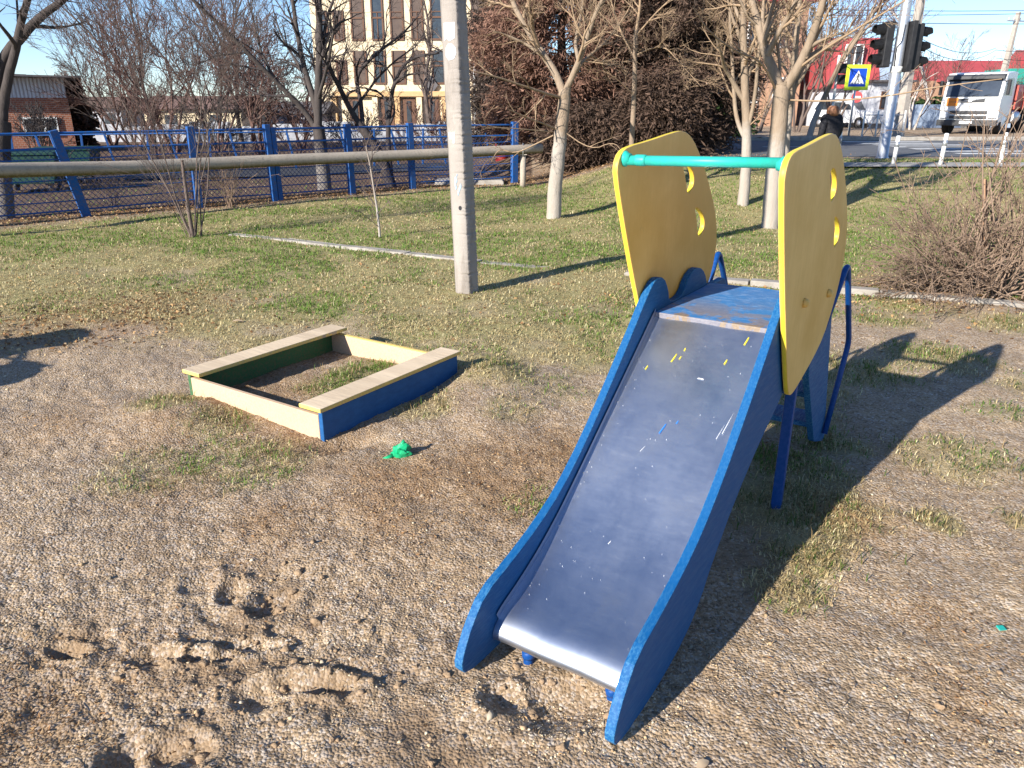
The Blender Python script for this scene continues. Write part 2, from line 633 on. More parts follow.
board = [(.0, .012), (-.028, .05), (-.01, .10), (.03, .165), (.10, .235), (.25, .272), (.40, .318), (.55, .385), (.72, .505), (.90, .665), (1.05, .805),
         (1.18, .935), (1.25, .985), (1.33, .975), (1.385, .915), (1.40, .865), (1.47, .855), (1.55, .865), (1.60, .925), (1.68, .955), (1.77, .935), (1.83, .88), (1.86, .80),
         (1.83, .72), (1.60, .68), (1.40, .60), (1.28, .54), (1.11, .475), (.87, .345), (.68, .20), (.595, .11), (.48, .045), (.30, .01), (.12, .004)]
board = smooth_poly(board, 1)
for s in (-1, 1):
    b = MB().prism(board, uvz(0), s * .232, s * .262, bev=.005)
    b.build('side_board', M['blue'], slide)

# chute: a bent steel sheet with a rounded lip and narrow upturned edges
prof = [(.172, .038), (.150, .040), (.136, .050), (.130, .064), (.134, .082), (.148, .100), (.170, .117), (.20, .131), (.25, .148), (.32, .176), (.40, .213), (.50, .270), (.60, .338), (.72, .427),
        (.84, .519), (1.0, .640), (1.15, .755), (1.24, .826), (1.262, .842)]
prof = smooth_poly(prof, 2, closed=False)
mb = MB()
rows = []
NV = 12
for (u, z) in prof:
    row = []
    for k in range(NV + 1):
        v = -.229 + .458 * k / NV
        row.append(mb.bm.verts.new((u, -v, z + .0018 * math.sin(u * 9) * math.sin(k))))
    rows.append(row)
for i in range(len(rows) - 1):
    for k in range(NV):
        f = mb.bm.faces.new([rows[i][k], rows[i][k + 1], rows[i + 1][k + 1], rows[i + 1][k]])
        f.smooth = True
# upturned edges
for sgn, k in ((-1, 0), (1, NV)):
    for i in range(24, len(rows) - 1):
        a, b_ = rows[i][k].co, rows[i + 1][k].co
        o = Vector((0, sgn * .0022, .024)) + Vector((-.012, 0, 0))
        mb.quad(a, b_, b_ + o, a + o)
bmesh.ops.recalc_face_normals(mb.bm, faces=mb.bm.faces)


def on_chute(u):
    us = [p[0] for p in prof]
    zs = [p[1] for p in prof]
    return float(np.interp(u, us[8:], zs[8:]))


def fleck(u, v, du, dv, mi, skew=0):
    mb.mi = mi
    z0, z1 = on_chute(u) + .0035, on_chute(u + du) + .0035
    mb.poly([(u, -(v - dv), z0), (u, -(v + dv), z0), (u + du * .6, -(v + dv * 1.1 + skew * .6), (z0 * .4 + z1 * .6)), (u + du, -(v + dv * .5 + skew), z1), (u + du * .9, -(v - dv * .6 + skew), z1)])


def chute_uv(px, py):
    d = ray(px, py)
    best = None
    for t in np.linspace(1.5, 4.5, 1500):
        p = np.array([0, 0, EYE]) + d * t
        u = (p[:2] - SO) @ SU
        e = abs(p[2] - on_chute(u))
        if .15 < u < 1.26 and (best is None or e < best[0]): best = (e, u, (p[:2] - SO) @ SV)
    return best[1], best[2]


for (px, py, L_, w_, mi, sk) in [(744, 346, .030, .0026, 1, .006), (671, 363, .032, .0026, 1, .008), (684, 352, .012, .0022, 1, 0), (679, 360, .012, .0022, 1, .003), (724, 365, .018, .0024, 1, .004), (645, 370, .016, .002, 1, .004),
                                 (659, 434, .035, .0024, 2, .010), (676, 425, .012, .002, 2, .003), (756, 374, .030, .003, 2, .006), (690, 555, .022, .004, 2, .006), (692, 550, .010, .003, 2, .003), (664, 428, .004, .0015, 2, 0)]:
    u, v = chute_uv(px, py)
    fleck(u, v, L_, w_, mi, sk)
for (px, py, L_, w_, sk) in [(722, 435, .075, .0011, .012), (716, 440, .05, .0009, .01), (640, 452, .02, .001, .01), (608, 545, .012, .0012, .004), (700, 380, .004, .012, 0)]:
    u, v = chute_uv(px, py)
    fleck(u, v, L_, w_, 3, sk)
for i in range(85):
    u = random.uniform(.2, 1.2)
    v = random.uniform(-.222, .222)
    if random.random() < .55: v = -.222 + abs(random.gauss(0, .035))
    fleck(u, v, random.uniform(.0012, .0045), random.uniform(.0004, .0009), 3, random.uniform(-.001, .001))
mb.build('chute', [M['steel'], M['fleck_yellow'], M['fleck_blue'], M['fleck_white']], slide)

# platform: a thick painted board
pl = [(1.255, -.23), (1.262, 0), (1.255, .23), (1.90, .23), (1.92, .0), (1.90, -.23)]
MB().prism([(1.250, .23), (1.250, -.23), (1.88, -.23), (1.90, 0), (1.88, .23)], lambda a, b, t: (a, b, t), .826, .852, bev=.004).build('platform', M['platform'], slide)

# yellow side panels
pan_r = [(.905, 1.385), (.905, 1.425), (.93, 1.458), (.985, 1.475), (1.15, 1.487), (1.42, 1.512), (1.52, 1.515), (1.60, 1.495), (1.68, 1.455), (1.78, 1.385), (1.90, 1.275), (1.99, 1.175), (2.045, 1.075),
         (2.06, .985), (2.03, .885), (1.955, .78), (1.85, .685), (1.70, .63), (1.53, .592), (1.42, .570), (1.36, .575), (1.31, .612), (1.20, .80), (1.07, 1.038), (.97, 1.24)]
holes = [[(1.53, 1.385), (1.60, 1.395), (1.67, 1.35), (1.69, 1.31), (1.665, 1.28), (1.62, 1.262), (1.60, 1.30), (1.57, 1.345)],
         [(1.72, 1.205), (1.79, 1.19), (1.86, 1.15), (1.875, 1.11), (1.85, 1.08), (1.81, 1.065), (1.785, 1.10), (1.76, 1.15)]]


def panel(v0, v1):
    me = bpy.data.meshes.new('p')
    bm = bmesh.new()
    wf, wb = (.032, -.035) if v0 < 0 else (.014, .0)
    warp = lambda lp: [(a + (wf if a < 1.32 else 0) + (wb * min(1, max(0, (a - 1.45) / .4)) if a > 1.45 else 0), b) for a, b in lp]
    outer = smooth_poly(warp(pan_r), 1)
    hs = [smooth_poly(warp(h), 2) for h in holes]
    loops = []
    edges = []
    for lp in [outer] + hs:
        vs = [bm.verts.new((a, -v0, b)) for a, b in lp]
        es = [bm.edges.new((vs[i], vs[(i + 1) % len(vs)])) for i in range(len(vs))]
        loops.append(vs)
        edges += es
    r = bmesh.ops.triangle_fill(bm, edges=edges, use_beauty=True)
    faces = [g for g in r['geom'] if isinstance(g, bmesh.types.BMFace)]
    ex = bmesh.ops.extrude_face_region(bm, geom=faces)
    nv = [g for g in ex['geom'] if isinstance(g, bmesh.types.BMVert)]
    bmesh.ops.translate(bm, verts=nv, vec=(0, -(v1 - v0), 0))
    bmesh.ops.recalc_face_normals(bm, faces=bm.faces)
    for f in bm.faces:
        f.material_index = 1 if abs(f.normal.y) < .5 else 0
        if abs(f.normal.y) < .5: f.smooth = True
    es = [e for e in bm.edges if len(e.link_faces) == 2 and abs(abs(e.link_faces[0].normal.y) - abs(e.link_faces[1].normal.y)) > .5]
    bmesh.ops.bevel(bm, geom=es, offset=.003, segments=2, affect='EDGES', profile=.5)
    bm.to_mesh(me)
    bm.free()
    me.materials.append(M['yellow'])
    me.materials.append(M['yellow_edge'])
    return link('side_panel', me, slide)


pL = panel(-.266, -.286)
pL['label'] = 'left yellow side panel with two leaf shaped holes'
pR = panel(.268, .288)
pR['label'] = 'right yellow side panel with two leaf shaped holes and bolts'
for (u, z) in ((1.39, .93), (1.81, .884)):
    MB().lathe([(.018, 0), (.018, .004), (.015, .012), (.009, .018), (.001, .0185)], (0, 0, 0), 12, 'Y').build('bolt', M['yellow'], pR).location = (u, -.2865 - .0165, z)
for o in pR.children:
    o.rotation_euler = (0, 0, math.pi)
    o.location.y = -.2882

# turquoise grab bar
mb = MB().tube([(.985, .262, 1.432), (.985, -.262, 1.442)], .0165, 16)
for s in (-1, 1):
    mb.lathe([(.026, 0), (.026, .006), (.020, .012), (.0175, .022)], (.985, -s * .2645, 1.437), 16, 'Y') if s > 0 else mb.lathe([(.026, -.0), (.026, -.006), (.020, -.012), (.0175, -.022)], (.985, -s * .2645, 1.437), 16, 'Y')
mb.lathe([(.0175, -.02), (.019, -.012), (.019, .012), (.0175, .02)], (.985, .205, 1.434), 14, 'Y')
mb.build('grab_bar', M['teal'], slide)

# posts under the platform, set in the ground
for s in (-1, 1):
    o = MB().box((0, 0, .38), (.066, .040, .94), bev=.004).build('post', M['blue_metal'], slide)
    o.location = (1.575, -s * .2475, 0)
    o.rotation_euler = (0, 0, .12)
# little pegs under the lip
for (u, v) in ((.165, -.12), (.165, .165)):
    o = MB().lathe([(.015, -.05), (.016, .005), (.016, .11)], (0, 0, 0), 10).lathe([(.019, .022), (.021, .03), (.021, .042), (.017, .048)], (0, 0, 0), 10).build('foot_peg', M['blue_metal'], slide)
    o.location = (u, -v, -.01)
# ladder: two leaning boards, three steps and two bent handrails
lad = [(1.72, .80), (1.80, .842), (2.06, .842), (2.10, .82), (2.42, .02), (2.40, -.01), (2.19, .065), (2.155, .085), (1.83, .50)]
for s in (-1, 1):
    MB().prism(lad, uvz(0), s * .228, s * .258, bev=.004).build('ladder_board', M['blue_metal'] if 0 else M['blue'], slide)
for u, z in ((2.05, .56), (2.13, .345), (2.22, .165)):
    MB().box((u, 0, z), (.17, .454, .026), bev=.004).build('step', M['blue'], slide)


def arc_path(pts, r=.06, n=5):
    P = [Vector(p) for p in pts]
    out = [P[0]]
    for i in range(1, len(P) - 1):
        a = (P[i - 1] - P[i]).normalized()
        b = (P[i + 1] - P[i]).normalized()
        p0 = P[i] + a * r
        p1 = P[i] + b * r
        for k in range(n + 1):
            q = k / n
            out.append(p0 * (1 - q) ** 2 + P[i] * 2 * q * (1 - q) + p1 * q * q)
    out.append(P[-1])
    return out


for s in (-1, 1):
    path = arc_path([(1.90, -s * .272, .70), (2.14, -s * .292, .955), (2.50, -s * .292, .50), (2.33, -s * .272, .06)], .05)
    MB().tube(path, .0135, 12).lathe([(.016, 0), (.016, .02)], (1.90, -s * .262, .70), 10, 'Y').build('handrail', M['blue_metal'], slide)

# ================================================================== THE SANDBOX
sbx = thing('sandbox', 'low square wooden sandbox with two bench boards and one blue painted side', 'sandbox', (-1.115, 4.34, 0), SRZ)
LN, WD = 1.13, 1.11   # length along local x, width along local y
top = .150
# sides: blue board nearest to the right, green one opposite, cream ones at the ends
for (yy, mat) in ((-WD / 2 + .014, 'sb_blue'),):
    MB().box((0, yy, .045), (LN, .028, .21), bev=.004).build('side_plank', M[mat], sbx)['label'] = 'blue painted side plank of the sandbox'
MB().box((0, WD / 2 - .014, .045), (LN, .028, .21), bev=.004).build('side_plank', M['sb_green'], sbx)['label'] = 'dark green painted side plank of the sandbox'
MB().box((-LN / 2 + .012, 0, .0345), (.026, WD - .058, .185), bev=.004).build('end_plank', M['sb_cream'], sbx)
eb = MB().box((LN / 2 - .012, 0, .0345), (.026, WD - .058, .185), bev=.004)
eb.mi = 1
eb.box((LN / 2 - .012, 0, .131), (.024, WD - .06, .006), bev=.001)
eb.build('end_plank', [M['sb_cream'], M['sb_yellow']], sbx)
for yy in (WD / 2 - .065, -WD / 2 + .065):
    m = MB()
    m.prism([(-LN / 2 - .02, yy - .078), (LN / 2 + .02, yy - .078), (LN / 2 + .02, yy + .078), (-LN / 2 - .02, yy + .078)], lambda a, b, t: (a, b, t), .1525, .1765, bev=.006)
    for f in m.bm.faces:
        if abs(f.normal.z) < .6: f.material_index = 1
    m.build('bench_board', [M['cream_wood'], M['sb_yellow']], sbx)

# ================================================================== CONCRETE POLE
q = gp(467, 293)
PRZ = math.radians(-27)
cp = thing('concrete_pole', 'leaning grey concrete pole with chipped edge and torn white notices', 'pole', q, PRZ)
HT = 7.0


def PK(z): return .84 + .008 * max(z, 0)


n = 700
sec = []
VV = []
for i in range(n + 1):
    z = -.15 + (HT + .15) * i / n
    k = PK(z)
    lx = -.031 * z
    j = lambda a: random.uniform(-a, a)
    chip = random.uniform(0, .004) if random.random() < .80 else random.uniform(.003, .018)
    chip2 = .0 if random.random() < .8 else random.uniform(0, .010)
    pts = [(-.108, -.058), (-.062, -.098), (.083 - chip * 1.2 + j(.002), -.098), (.092 - chip + j(.002), -.091 + chip * 1.2), (.098 - chip2 + j(.004), .082), (.07, .10), (-.07, .10), (-.105, .075)]
    for (x, y) in pts:
        VV.append((x * k + lx, y * k, z))
m = 8
FF = []
for i in range(n):
    for k in range(m):
        FF.append((i * m + k, i * m + (k + 1) % m, (i + 1) * m + (k + 1) % m, (i + 1) * m + k))
FF.append((n * m, n * m + 1, n * m + 4, n * m + 7))
sh = link('shaft', np_mesh('shaft', VV, FF, M['pole']), cp)


def on_pole(px, py):
    """local point on the pole's front face under a pixel"""
    d = ray(px, py)
    c_, s_ = math.cos(PRZ), math.sin(PRZ)
    o_ = np.array([0, 0, EYE]) - q
    lo = np.array([o_[0] * c_ + o_[1] * s_, -o_[0] * s_ + o_[1] * c_, o_[2]])
    ld = np.array([d[0] * c_ + d[1] * s_, -d[0] * s_ + d[1] * c_, d[2]])
    t = (-.0835 - lo[1]) / ld[1]
    return tuple(lo + ld * t)


def pole_patch(name, poly, mat, label=None):
    front = [on_pole(*p) for p in poly]
    mb = MB()
    kf = lambda p: PK(p[2])
    A = [mb.bm.verts.new((p[0], -.098 * kf(p) - .0025, p[2])) for p in front]
    mb.bm.faces.new(A)
    ex = bmesh.ops.extrude_face_region(mb.bm, geom=mb.bm.faces[:])
    bmesh.ops.translate(mb.bm, verts=[g for g in ex['geom'] if isinstance(g, bmesh.types.BMVert)], vec=(0, -.0008, 0))
    bmesh.ops.recalc_face_normals(mb.bm, faces=mb.bm.faces)
    o = mb.build(name, mat, cp)
    if label: o['label'] = label


pole_patch('paper_notice', [(444, 23), (455, 22), (455, 38), (450, 41), (447, 39), (444.5, 41)], M['paper'], 'torn square white notice pasted on the pole')
pole_patch('paper_notice', [(452, 43.5), (455.5, 47), (456.5, 53), (454, 59), (449, 60.5), (446, 56), (446, 48), (448, 44)], M['paper'], 'round torn white notice pasted on the pole')
pole_patch('painted_mark', [(450.5, 132.2), (454.8, 132.2), (454.8, 143.2), (452.9, 143.2), (452.9, 139), (450.2, 139), (449.2, 136.5), (449.0, 132.2), (450.2, 132.2), (450.6, 136.6), (452.6, 136.6), (452.6, 134), (450.5, 134)][:10] + [(452.6, 136.6), (452.6, 132.2)], M['whitepaint'], 'white painted numeral four on the pole')
pole_patch('paint_trace', [(455, 177), (456.2, 176), (457.5, 181), (456, 184), (457, 188), (455.8, 190), (454.6, 184)], M['bluemark'])
pole_patch('paint_trace', [(459.5, 186), (461, 183), (461.5, 187), (459.5, 192), (458.4, 196), (457.6, 193)], M['bluemark'])
pole_patch('paint_trace', [(456.5, 174), (457.6, 174), (457.2, 176.5)], M['bluemark'])

pole_patch('bolt_hole', [(460.2 + 1.6 * math.cos(a), 208 + 2.3 * math.sin(a)) for a in [-k * .785 for k in range(8)]], M['black'], 'dark bolt hole in the pole')
# ================================================================== PIPE on its support
PIPE = [W(-60, 173, 9.75), W(0, 170.5, 10.5), W(130, 167.5, 11.9), W(275, 160.5, 13.6), W(400, 155.5, 15.1), W(523, 149.5, 16.72), W(541, 148.3, 16.95)]
pp = thing('water_pipe', 'long weathered grey pipe carried above the grass before the blue fence', 'pipe', (PIPE[5][0], PIPE[5][1], 0))
base = np.array([PIPE[5][0], PIPE[5][1], 0])
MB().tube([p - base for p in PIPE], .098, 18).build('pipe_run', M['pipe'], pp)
for k in (0, 5):
    b = PIPE[k] - base
    zt = b[2]
    o = MB().lathe([(.062, -.25), (.062, zt - .11)], (0, 0, 0), 14).box((0, 0, zt - .10), (.16, .16, .02), bev=.003).build('support_post', M['pipe'], pp)
    o.location = (b[0], b[1], 0)
    if k == 5:
        MB().tube([(0, -.02, zt + .122), (0, -.115, zt), (0, -.075, zt - .13)], .012, 6).build('clamp', M['galv'], pp).location = (b[0], b[1], 0)

# ================================================================== FENCES
M['wire'] = simple('blue_wire_mesh', (.010, .035, .15), (.02, .06, .2), .5, 8)


def pfence(u):
    """point along the fence polyline by index"""
    i = min(int(u), len(FENCE) - 2)
    f = u - i
    return np.array([FENCE[i][0] * (1 - f) + FENCE[i + 1][0] * f, FENCE[i][1] * (1 - f) + FENCE[i + 1][1] * f])


fz = thing('mesh_fence', 'blue metal fence of square posts, rails and wire mesh behind the pipe', 'fence', (FENCE[2][0], FENCE[2][1], 0))
FB = np.array([FENCE[2][0], FENCE[2][1]])
def fl(p, z): return (p[0] - FB[0], p[1] - FB[1], z)
posts = [0, 1, 1.55, 2, 2.52, 3, 4]
for i, u in enumerate(posts):
    p = pfence(u)
    a = pfence(min(u + .05, 4)) - pfence(max(u - .05, 0))
    ang = math.atan2(a[1], a[0])
    lean = .19 if u == 1 else random.uniform(-.02, .02)
    w = .145 if u in (2, 4) else .12
    mb = MB()
    if u == 2:
        mb.box((-.045, 0, .64), (.10, .10, 1.36), bev=.006).box((.062, 0, .62), (.09, .09, 1.30), bev=.006)
    else:
        mb.box((0, 0, .63), (w, .10, 1.35), bev=.006)
    o = mb.build('post', M['blue_fence'], fz)
    o.location = fl(p, 0)
    o.rotation_euler = (random.uniform(-.02, .02), -lean, ang)
for z, r in ((1.24, .021), (1.02, .020), (.88, .011), (.74, .010), (.58, .010), (.42, .010), (.27, .010), (.13, .013)):
    path = [fl(pfence(u), z + (.01 * math.sin(u * 5) if r < .02 else 0)) for u in np.arange(0, 4.01, .1)]
    MB().tube(path, r, 5).build('rail', M['blue_fence'], fz)
# diamond wire mesh
V = []
F = []
us = np.arange(0, 4.0, .1)
L = [0]
pts = [pfence(u) for u in np.arange(0, 4.001, .02)]
for a, b in zip(pts[:-1], pts[1:]): L.append(L[-1] + np.linalg.norm(b - a))
L = np.array(L)
PX = np.array([p[0] for p in pts]); PY = np.array([p[1] for p in pts])
sp_ = .085
for sgn in (-1, 1):
    for s0 in np.arange(-1.0, L[-1], sp_):
        zz0, zz1 = .06, 1.0
        sa, sb = (s0, s0 + .94) if sgn > 0 else (s0 + .94, s0)
        if sa < 0 or sb < 0 or sa > L[-1] or sb > L[-1]: continue
        xa, ya = np.interp(sa, L, PX), np.interp(sa, L, PY)
        xb, yb = np.interp(sb, L, PX), np.interp(sb, L, PY)
        r = .0042
        i0 = len(V)
        for (x, y, z) in ((xa, ya, zz0), (xb, yb, zz1)):
            V += [(x - FB[0] + r, y - FB[1], z), (x - FB[0] - r * .5, y - FB[1] + r, z + r), (x - FB[0] - r * .5, y - FB[1] - r, z - r)]
        for k in range(3):
            F.append((i0 + k, i0 + (k + 1) % 3, i0 + 3 + (k + 1) % 3, i0 + 3 + k))
link('wire_mesh', np_mesh('wire_mesh', V, F, M['wire']), fz)

# second railing further back with leaning pickets
rl = thing('railing', 'low blue railing with leaning pickets standing beyond the mesh fence', 'railing', (-6, 21.5, 0))
r0, r1 = np.array([-13.5, 18.0]), np.array([1.0, 25.0])
rb = np.array([-6, 21.5])
for z in (.98, .30):
    MB().tube([(*(r0 - rb), z), (*(r1 - rb), z)], .018, 6).build('rail', M['blue_fence'], rl)
for i in range(22):
    p = r0 + (r1 - r0) * (i + .5) / 22 - rb
    ln = (.18 if i % 2 else -.05)
    o = MB().box((0, 0, .5), (.05, .04, 1.05), bev=.005).build('picket', M['blue_fence'], rl)
    o.location = (p[0], p[1], 0)
    o.rotation_euler = (0, -ln, .45)

# ================================================================== KERB STONES
kl = [np.array(p) for p in KERB]
seglist = []
for a, b in zip(kl[1:-1], kl[2:]):
    d = b - a
    ln = np.linalg.norm(d)
    k = max(1, round(ln / 1.0))
    for i in range(k):
        seglist.append((a + d * i / k, a + d * (i + 1) / k))
nk = 0
for a, b in seglist:
    c = (a + b) / 2
    d = b - a
    if c[0] < -3.9 or c[0] > 6.0: continue
    z = float(base_h(c[0], c[1]))
    hgt = .055 if c[0] > .8 else .016
    sunk = random.uniform(-.012, .010)
    o = MB().box((0, 0, hgt / 2 - .05 + .0), (np.linalg.norm(d) - .014, .13, hgt + .10), bev=.010, seg=2).build('kerb_stone', M['kerb'], None, jitter=.004)
    o.location = (c[0], c[1], z + sunk)
    o.rotation_euler = (random.uniform(-.015, .015), random.uniform(-.01, .01), math.atan2(d[1], d[0]) + random.uniform(-.012, .012))
    nk += 1
    tag(o, 'grey concrete kerb stone in the row between playground and lawn', 'kerb stone', 'kerb stones along the lawn')

# ================================================================== TREES
class Seg:
    def __init__(s):
        s.a = []; s.b = []; s.da = []; s.db = []; s.ra = []; s.rb = []

    def line(s, pts, rs):
        n = len(pts)
        ds = []
        for i in range(n):
            d = pts[min(i + 1, n - 1)] - pts[max(i - 1, 0)]
            ds.append(d / (np.linalg.norm(d) + 1e-9))
        for i in range(n - 1):
            s.a.append(pts[i]); s.b.append(pts[i + 1]); s.da.append(ds[i]); s.db.append(ds[i + 1]); s.ra.append(rs[i]); s.rb.append(rs[i + 1])

    def mesh(s, name, mat):
        A, B, DA, DB = (np.array(q) for q in (s.a, s.b, s.da, s.db))
        RA, RB = np.array(s.ra), np.array(s.rb)
        Vs, Fs = [], []
        off = 0
        for lo, hi, k in ((0, .006, 3), (.006, .025, 5), (.025, 9, 10)):
            mk = (np.maximum(RA, RB) >= lo) & (np.maximum(RA, RB) < hi)
            if not mk.any(): continue
            ref = np.array([.37, .84, .23])
            def ring(P, D, R):
                x = np.cross(D, ref)
                x /= np.linalg.norm(x, axis=1)[:, None] + 1e-9
                y = np.cross(D, x)
                t = np.arange(k) * 2 * np.pi / k
                return P[:, None] + (x[:, None] * np.cos(t)[None, :, None] + y[:, None] * np.sin(t)[None, :, None]) * R[:, None, None]
            ra = ring(A[mk], DA[mk], RA[mk]); rb = ring(B[mk], DB[mk], RB[mk])
            n = len(ra)
            V = np.concatenate([ra, rb], 1).reshape(-1, 3)
            b = (np.arange(n) * 2 * k + off)[:, None]
            i = np.arange(k)
            F = np.stack([b + i, b + (i + 1) % k, b + k + (i + 1) % k, b + k + i], -1).reshape(-1, 4)
            Vs.append(V); Fs.append(F)
            off += len(V)
        return np_mesh(name, np.concatenate(Vs), np.concatenate(Fs), mat, smooth=True)


def nrm(v): return v / (np.linalg.norm(v) + 1e-9)


class Tree:
    def __init__(s, seed, thr=.03):
        s.r = np.random.default_rng(seed)
        s.big = Seg(); s.small = Seg(); s.thr = thr; s.count = 0

    def add(s, pts, rs):
        (s.big if rs[0] >= s.thr else s.small).line(pts, rs)
        s.count += len(pts) - 1

    def grow(s, p, d, L, r, lev, P):
        if s.count > P.get('cap', 9000) or L < P.get('minL', .05): return
        n = max(2, min(9, int(L / P.get('seg', .16)) + 1))
        st = L / n
        pts = [np.array(p)]
        d = nrm(np.array(d, float))
        ds = [d]
        curve = s.r.normal(0, P.get('curve', .10), 3)
        for i in range(n):
            d = nrm(d + s.r.normal(0, P.get('jit', .13), 3) + curve * .5 + np.array([0, 0, P.get('up', .06)]))
            pts.append(pts[-1] + d * st)
            ds.append(d)
        tip = P.get('tip', .25)
        rs = [max(r * (1 - (1 - tip) * i / n), P.get('rmin', .0015)) for i in range(n + 1)]
        s.add(pts, rs)
        s.kids(pts, ds, rs, L, lev, P)

    def kids(s, pts, ds, rs, L, lev, P):
        if lev >= P['lev']: return
        nk = P['nk'][min(lev, len(P['nk']) - 1)]
        nk = max(1, int(round(nk * s.r.uniform(.75, 1.3))))
        t0 = P.get('t0', .25)
        for k in range(nk):
            t = t0 + (1 - t0) * (k + s.r.uniform(.1, .9)) / nk
            f = t * (len(pts) - 1)
            i = min(int(f), len(pts) - 2)
            p = pts[i] + (pts[i + 1] - pts[i]) * (f - i)
            d = ds[min(i + 1, len(ds) - 1)]
            ang = s.r.uniform(*P.get('ang', (.45, .95)))
            ax = nrm(np.cross(d, s.r.normal(0, 1, 3)))
            nd = d * math.cos(ang) + ax * math.sin(ang)
            if 'flat' in P: nd[1] *= P['flat']
            rr = (rs[i] + (rs[i + 1] - rs[i]) * (f - i)) * s.r.uniform(.5, .75)
            ll = L * s.r.uniform(*P.get('ratio', (.4, .7))) * (1.15 - .5 * t)
            s.grow(p, nd, ll, rr, lev + 1, P)

    def limb(s, pts, r0, r1, P, lev=0, sm=2):
        """a hand placed limb with procedural side branches"""
        Q = [np.array(p, float) for p in pts]
        for _ in range(sm):
            N = [Q[0]]
            for a, b in zip(Q[:-1], Q[1:]): N += [a * .75 + b * .25, a * .25 + b * .75]
            N.append(Q[-1])
            Q = N
        Q = [Q[0]] + [p + s.r.normal(0, r0 * .025, 3) for p in Q[1:-1]] + [Q[-1]]
        n = len(Q) - 1
        rs = [r0 + (r1 - r0) * i / n for i in range(n + 1)]
        ds = [nrm(Q[min(i + 1, n)] - Q[max(i - 1, 0)]) for i in range(n + 1)]
        s.add(Q, rs)
        if P: s.kids(Q, ds, rs, sum(np.linalg.norm(b - a) for a, b in zip(Q[:-1], Q[1:])) * P.get('lscale', .6), lev, P)

    def done(s, name, label, cat, base, bark_m, twig_m, group=None):
        t = thing(name, label, cat, base, 0, group)
        if s.big.a: link('trunk', s.big.mesh('trunk', bark_m), t)
        if s.small.a: link('crown' if s.big.a else 'stems', s.small.mesh('crown', twig_m), t)
        return t


def px_tree(seed, base_px, name, label, limbs, P, bark_m, twig_m, cat='tree', thr=.03, group=None, Y=None, extra=None):
    """limbs: (list of (px,py,depth offset), r0, r1, side-branches?) read at the tree's own distance"""
    b = gp(*base_px) if Y is None else W(base_px[0], base_px[1], Y)
    T = Tree(seed, thr)
    for pts, ra, rb_, sub in limbs:
        Q = []
        for (px, py, dy) in pts:
            w = W(px, py, b[1]) - b
            if (px, py) == base_px: w = np.array([0, 0, -.12])
            Q.append(w + np.array([0, dy, 0]))
        nl = sum(1 for l_ in limbs if l_[3])
        PP = dict(P, **sub) if isinstance(sub, dict) else (dict(P) if sub else None)
        if PP: PP['cap'] = T.count + int(P.get('cap', 4000) * 2.6 / nl)
        kk = .84 if base_px[0] > 500 else 1
        T.limb(Q, ra * kk, rb_ * kk, PP)
    if extra: extra(T, b)
    return T.done(name, label, cat, b, bark_m, twig_m, group)


PB = dict(lev=3, nk=(10, 7, 5), ang=(.4, .95), ratio=(.35, .6), up=.05, seg=.16, jit=.14, rmin=.0022, cap=6000, lscale=.75)

# the whitewashed tree right of the concrete pole
px_tree(101, (553, 218), 'bare_tree', 'leafless tree with pale forked trunk and whitewashed foot right of the concrete pole', [
    ([(553, 218, 0), (555, 190, 0), (559, 150, 0), (564, 105, 0), (565, 88, 0)], .145, .10, False),
    ([(564, 95, 0), (556, 72, .1), (540, 48, .2), (524, 22, .3), (512, -2, .4), (498, -50, .6)], .075, .03, True),
    ([(540, 48, .2), (530, 22, -.1), (528, 0, -.3), (520, -50, -.5)], .035, .012, True),
    ([(565, 92, 0), (574, 72, -.1), (584, 45, -.2), (592, 18, -.3), (604, -6, -.4), (620, -60, -.5)], .06, .025, True),
    ([(574, 74, -.1), (586, 58, .3), (600, 48, .5), (618, 32, .8), (640, 0, 1.1)], .035, .010, True),
    ([(579, 62, 0), (576, 40, .3), (584, 15, .5), (590, -30, .7)], .04, .012, True),
    ([(562, 98, 0), (545, 94, -.3), (520, 86, -.6), (497, 79, -.9), (478, 75, -1.1)], .032, .009, dict(nk=(5, 3, 3))),
    ([(557, 130, 0), (545, 124, -.2), (528, 118, -.5), (508, 109, -.8)], .024, .008, dict(nk=(4, 3, 2))),
    ([(556, 134, 0), (536, 145, .3), (515, 156, .5), (498, 150, .6), (490, 165, .7)], .016, .005, dict(nk=(5, 3, 2))),
    ([(552, 132, 0), (520, 128, -.5), (492, 126, -.8), (478, 118, -1.0)], .014, .004, dict(nk=(4, 3, 2))),
    ([(559, 128, 0), (590, 150, -.2), (610, 140, -.4), (618, 150, -.5)], .012, .004, dict(nk=(4, 2, 2))),
], dict(PB, cap=4200), M['bark_whiteW2'], M['twig_pale'])

# thin tree whose foot is behind the left yellow panel
px_tree(102, (631, 196), 'bare_tree', 'thin leafless tree with straight pale stem rising above the left yellow panel', [
    ([(631, 196, 0), (631, 150, 0), (634, 100, 0), (635, 60, 0), (636, 30, 0)], .062, .036, False),
    ([(635, 56, 0), (646, 50, -.2), (660, 48, -.4), (668, 60, -.6), (690, 88, -.8)], .02, .005, True),
    ([(635, 60, 0), (622, 30, .2), (615, 5, .3), (605, -40, .4)], .026, .010, True),
    ([(636, 32, 0), (640, 8, 0), (641, -20, 0), (646, -60, 0)], .034, .012, True),
    ([(636, 36, 0), (655, 12, -.3), (680, -10, -.5)], .02, .008, True),
    ([(634, 95, 0), (610, 75, -.3), (590, 70, -.5)], .012, .004, dict(nk=(5, 3, 2))),
], dict(PB, cap=2600), M['bark_pale'], M['twig_pale'])

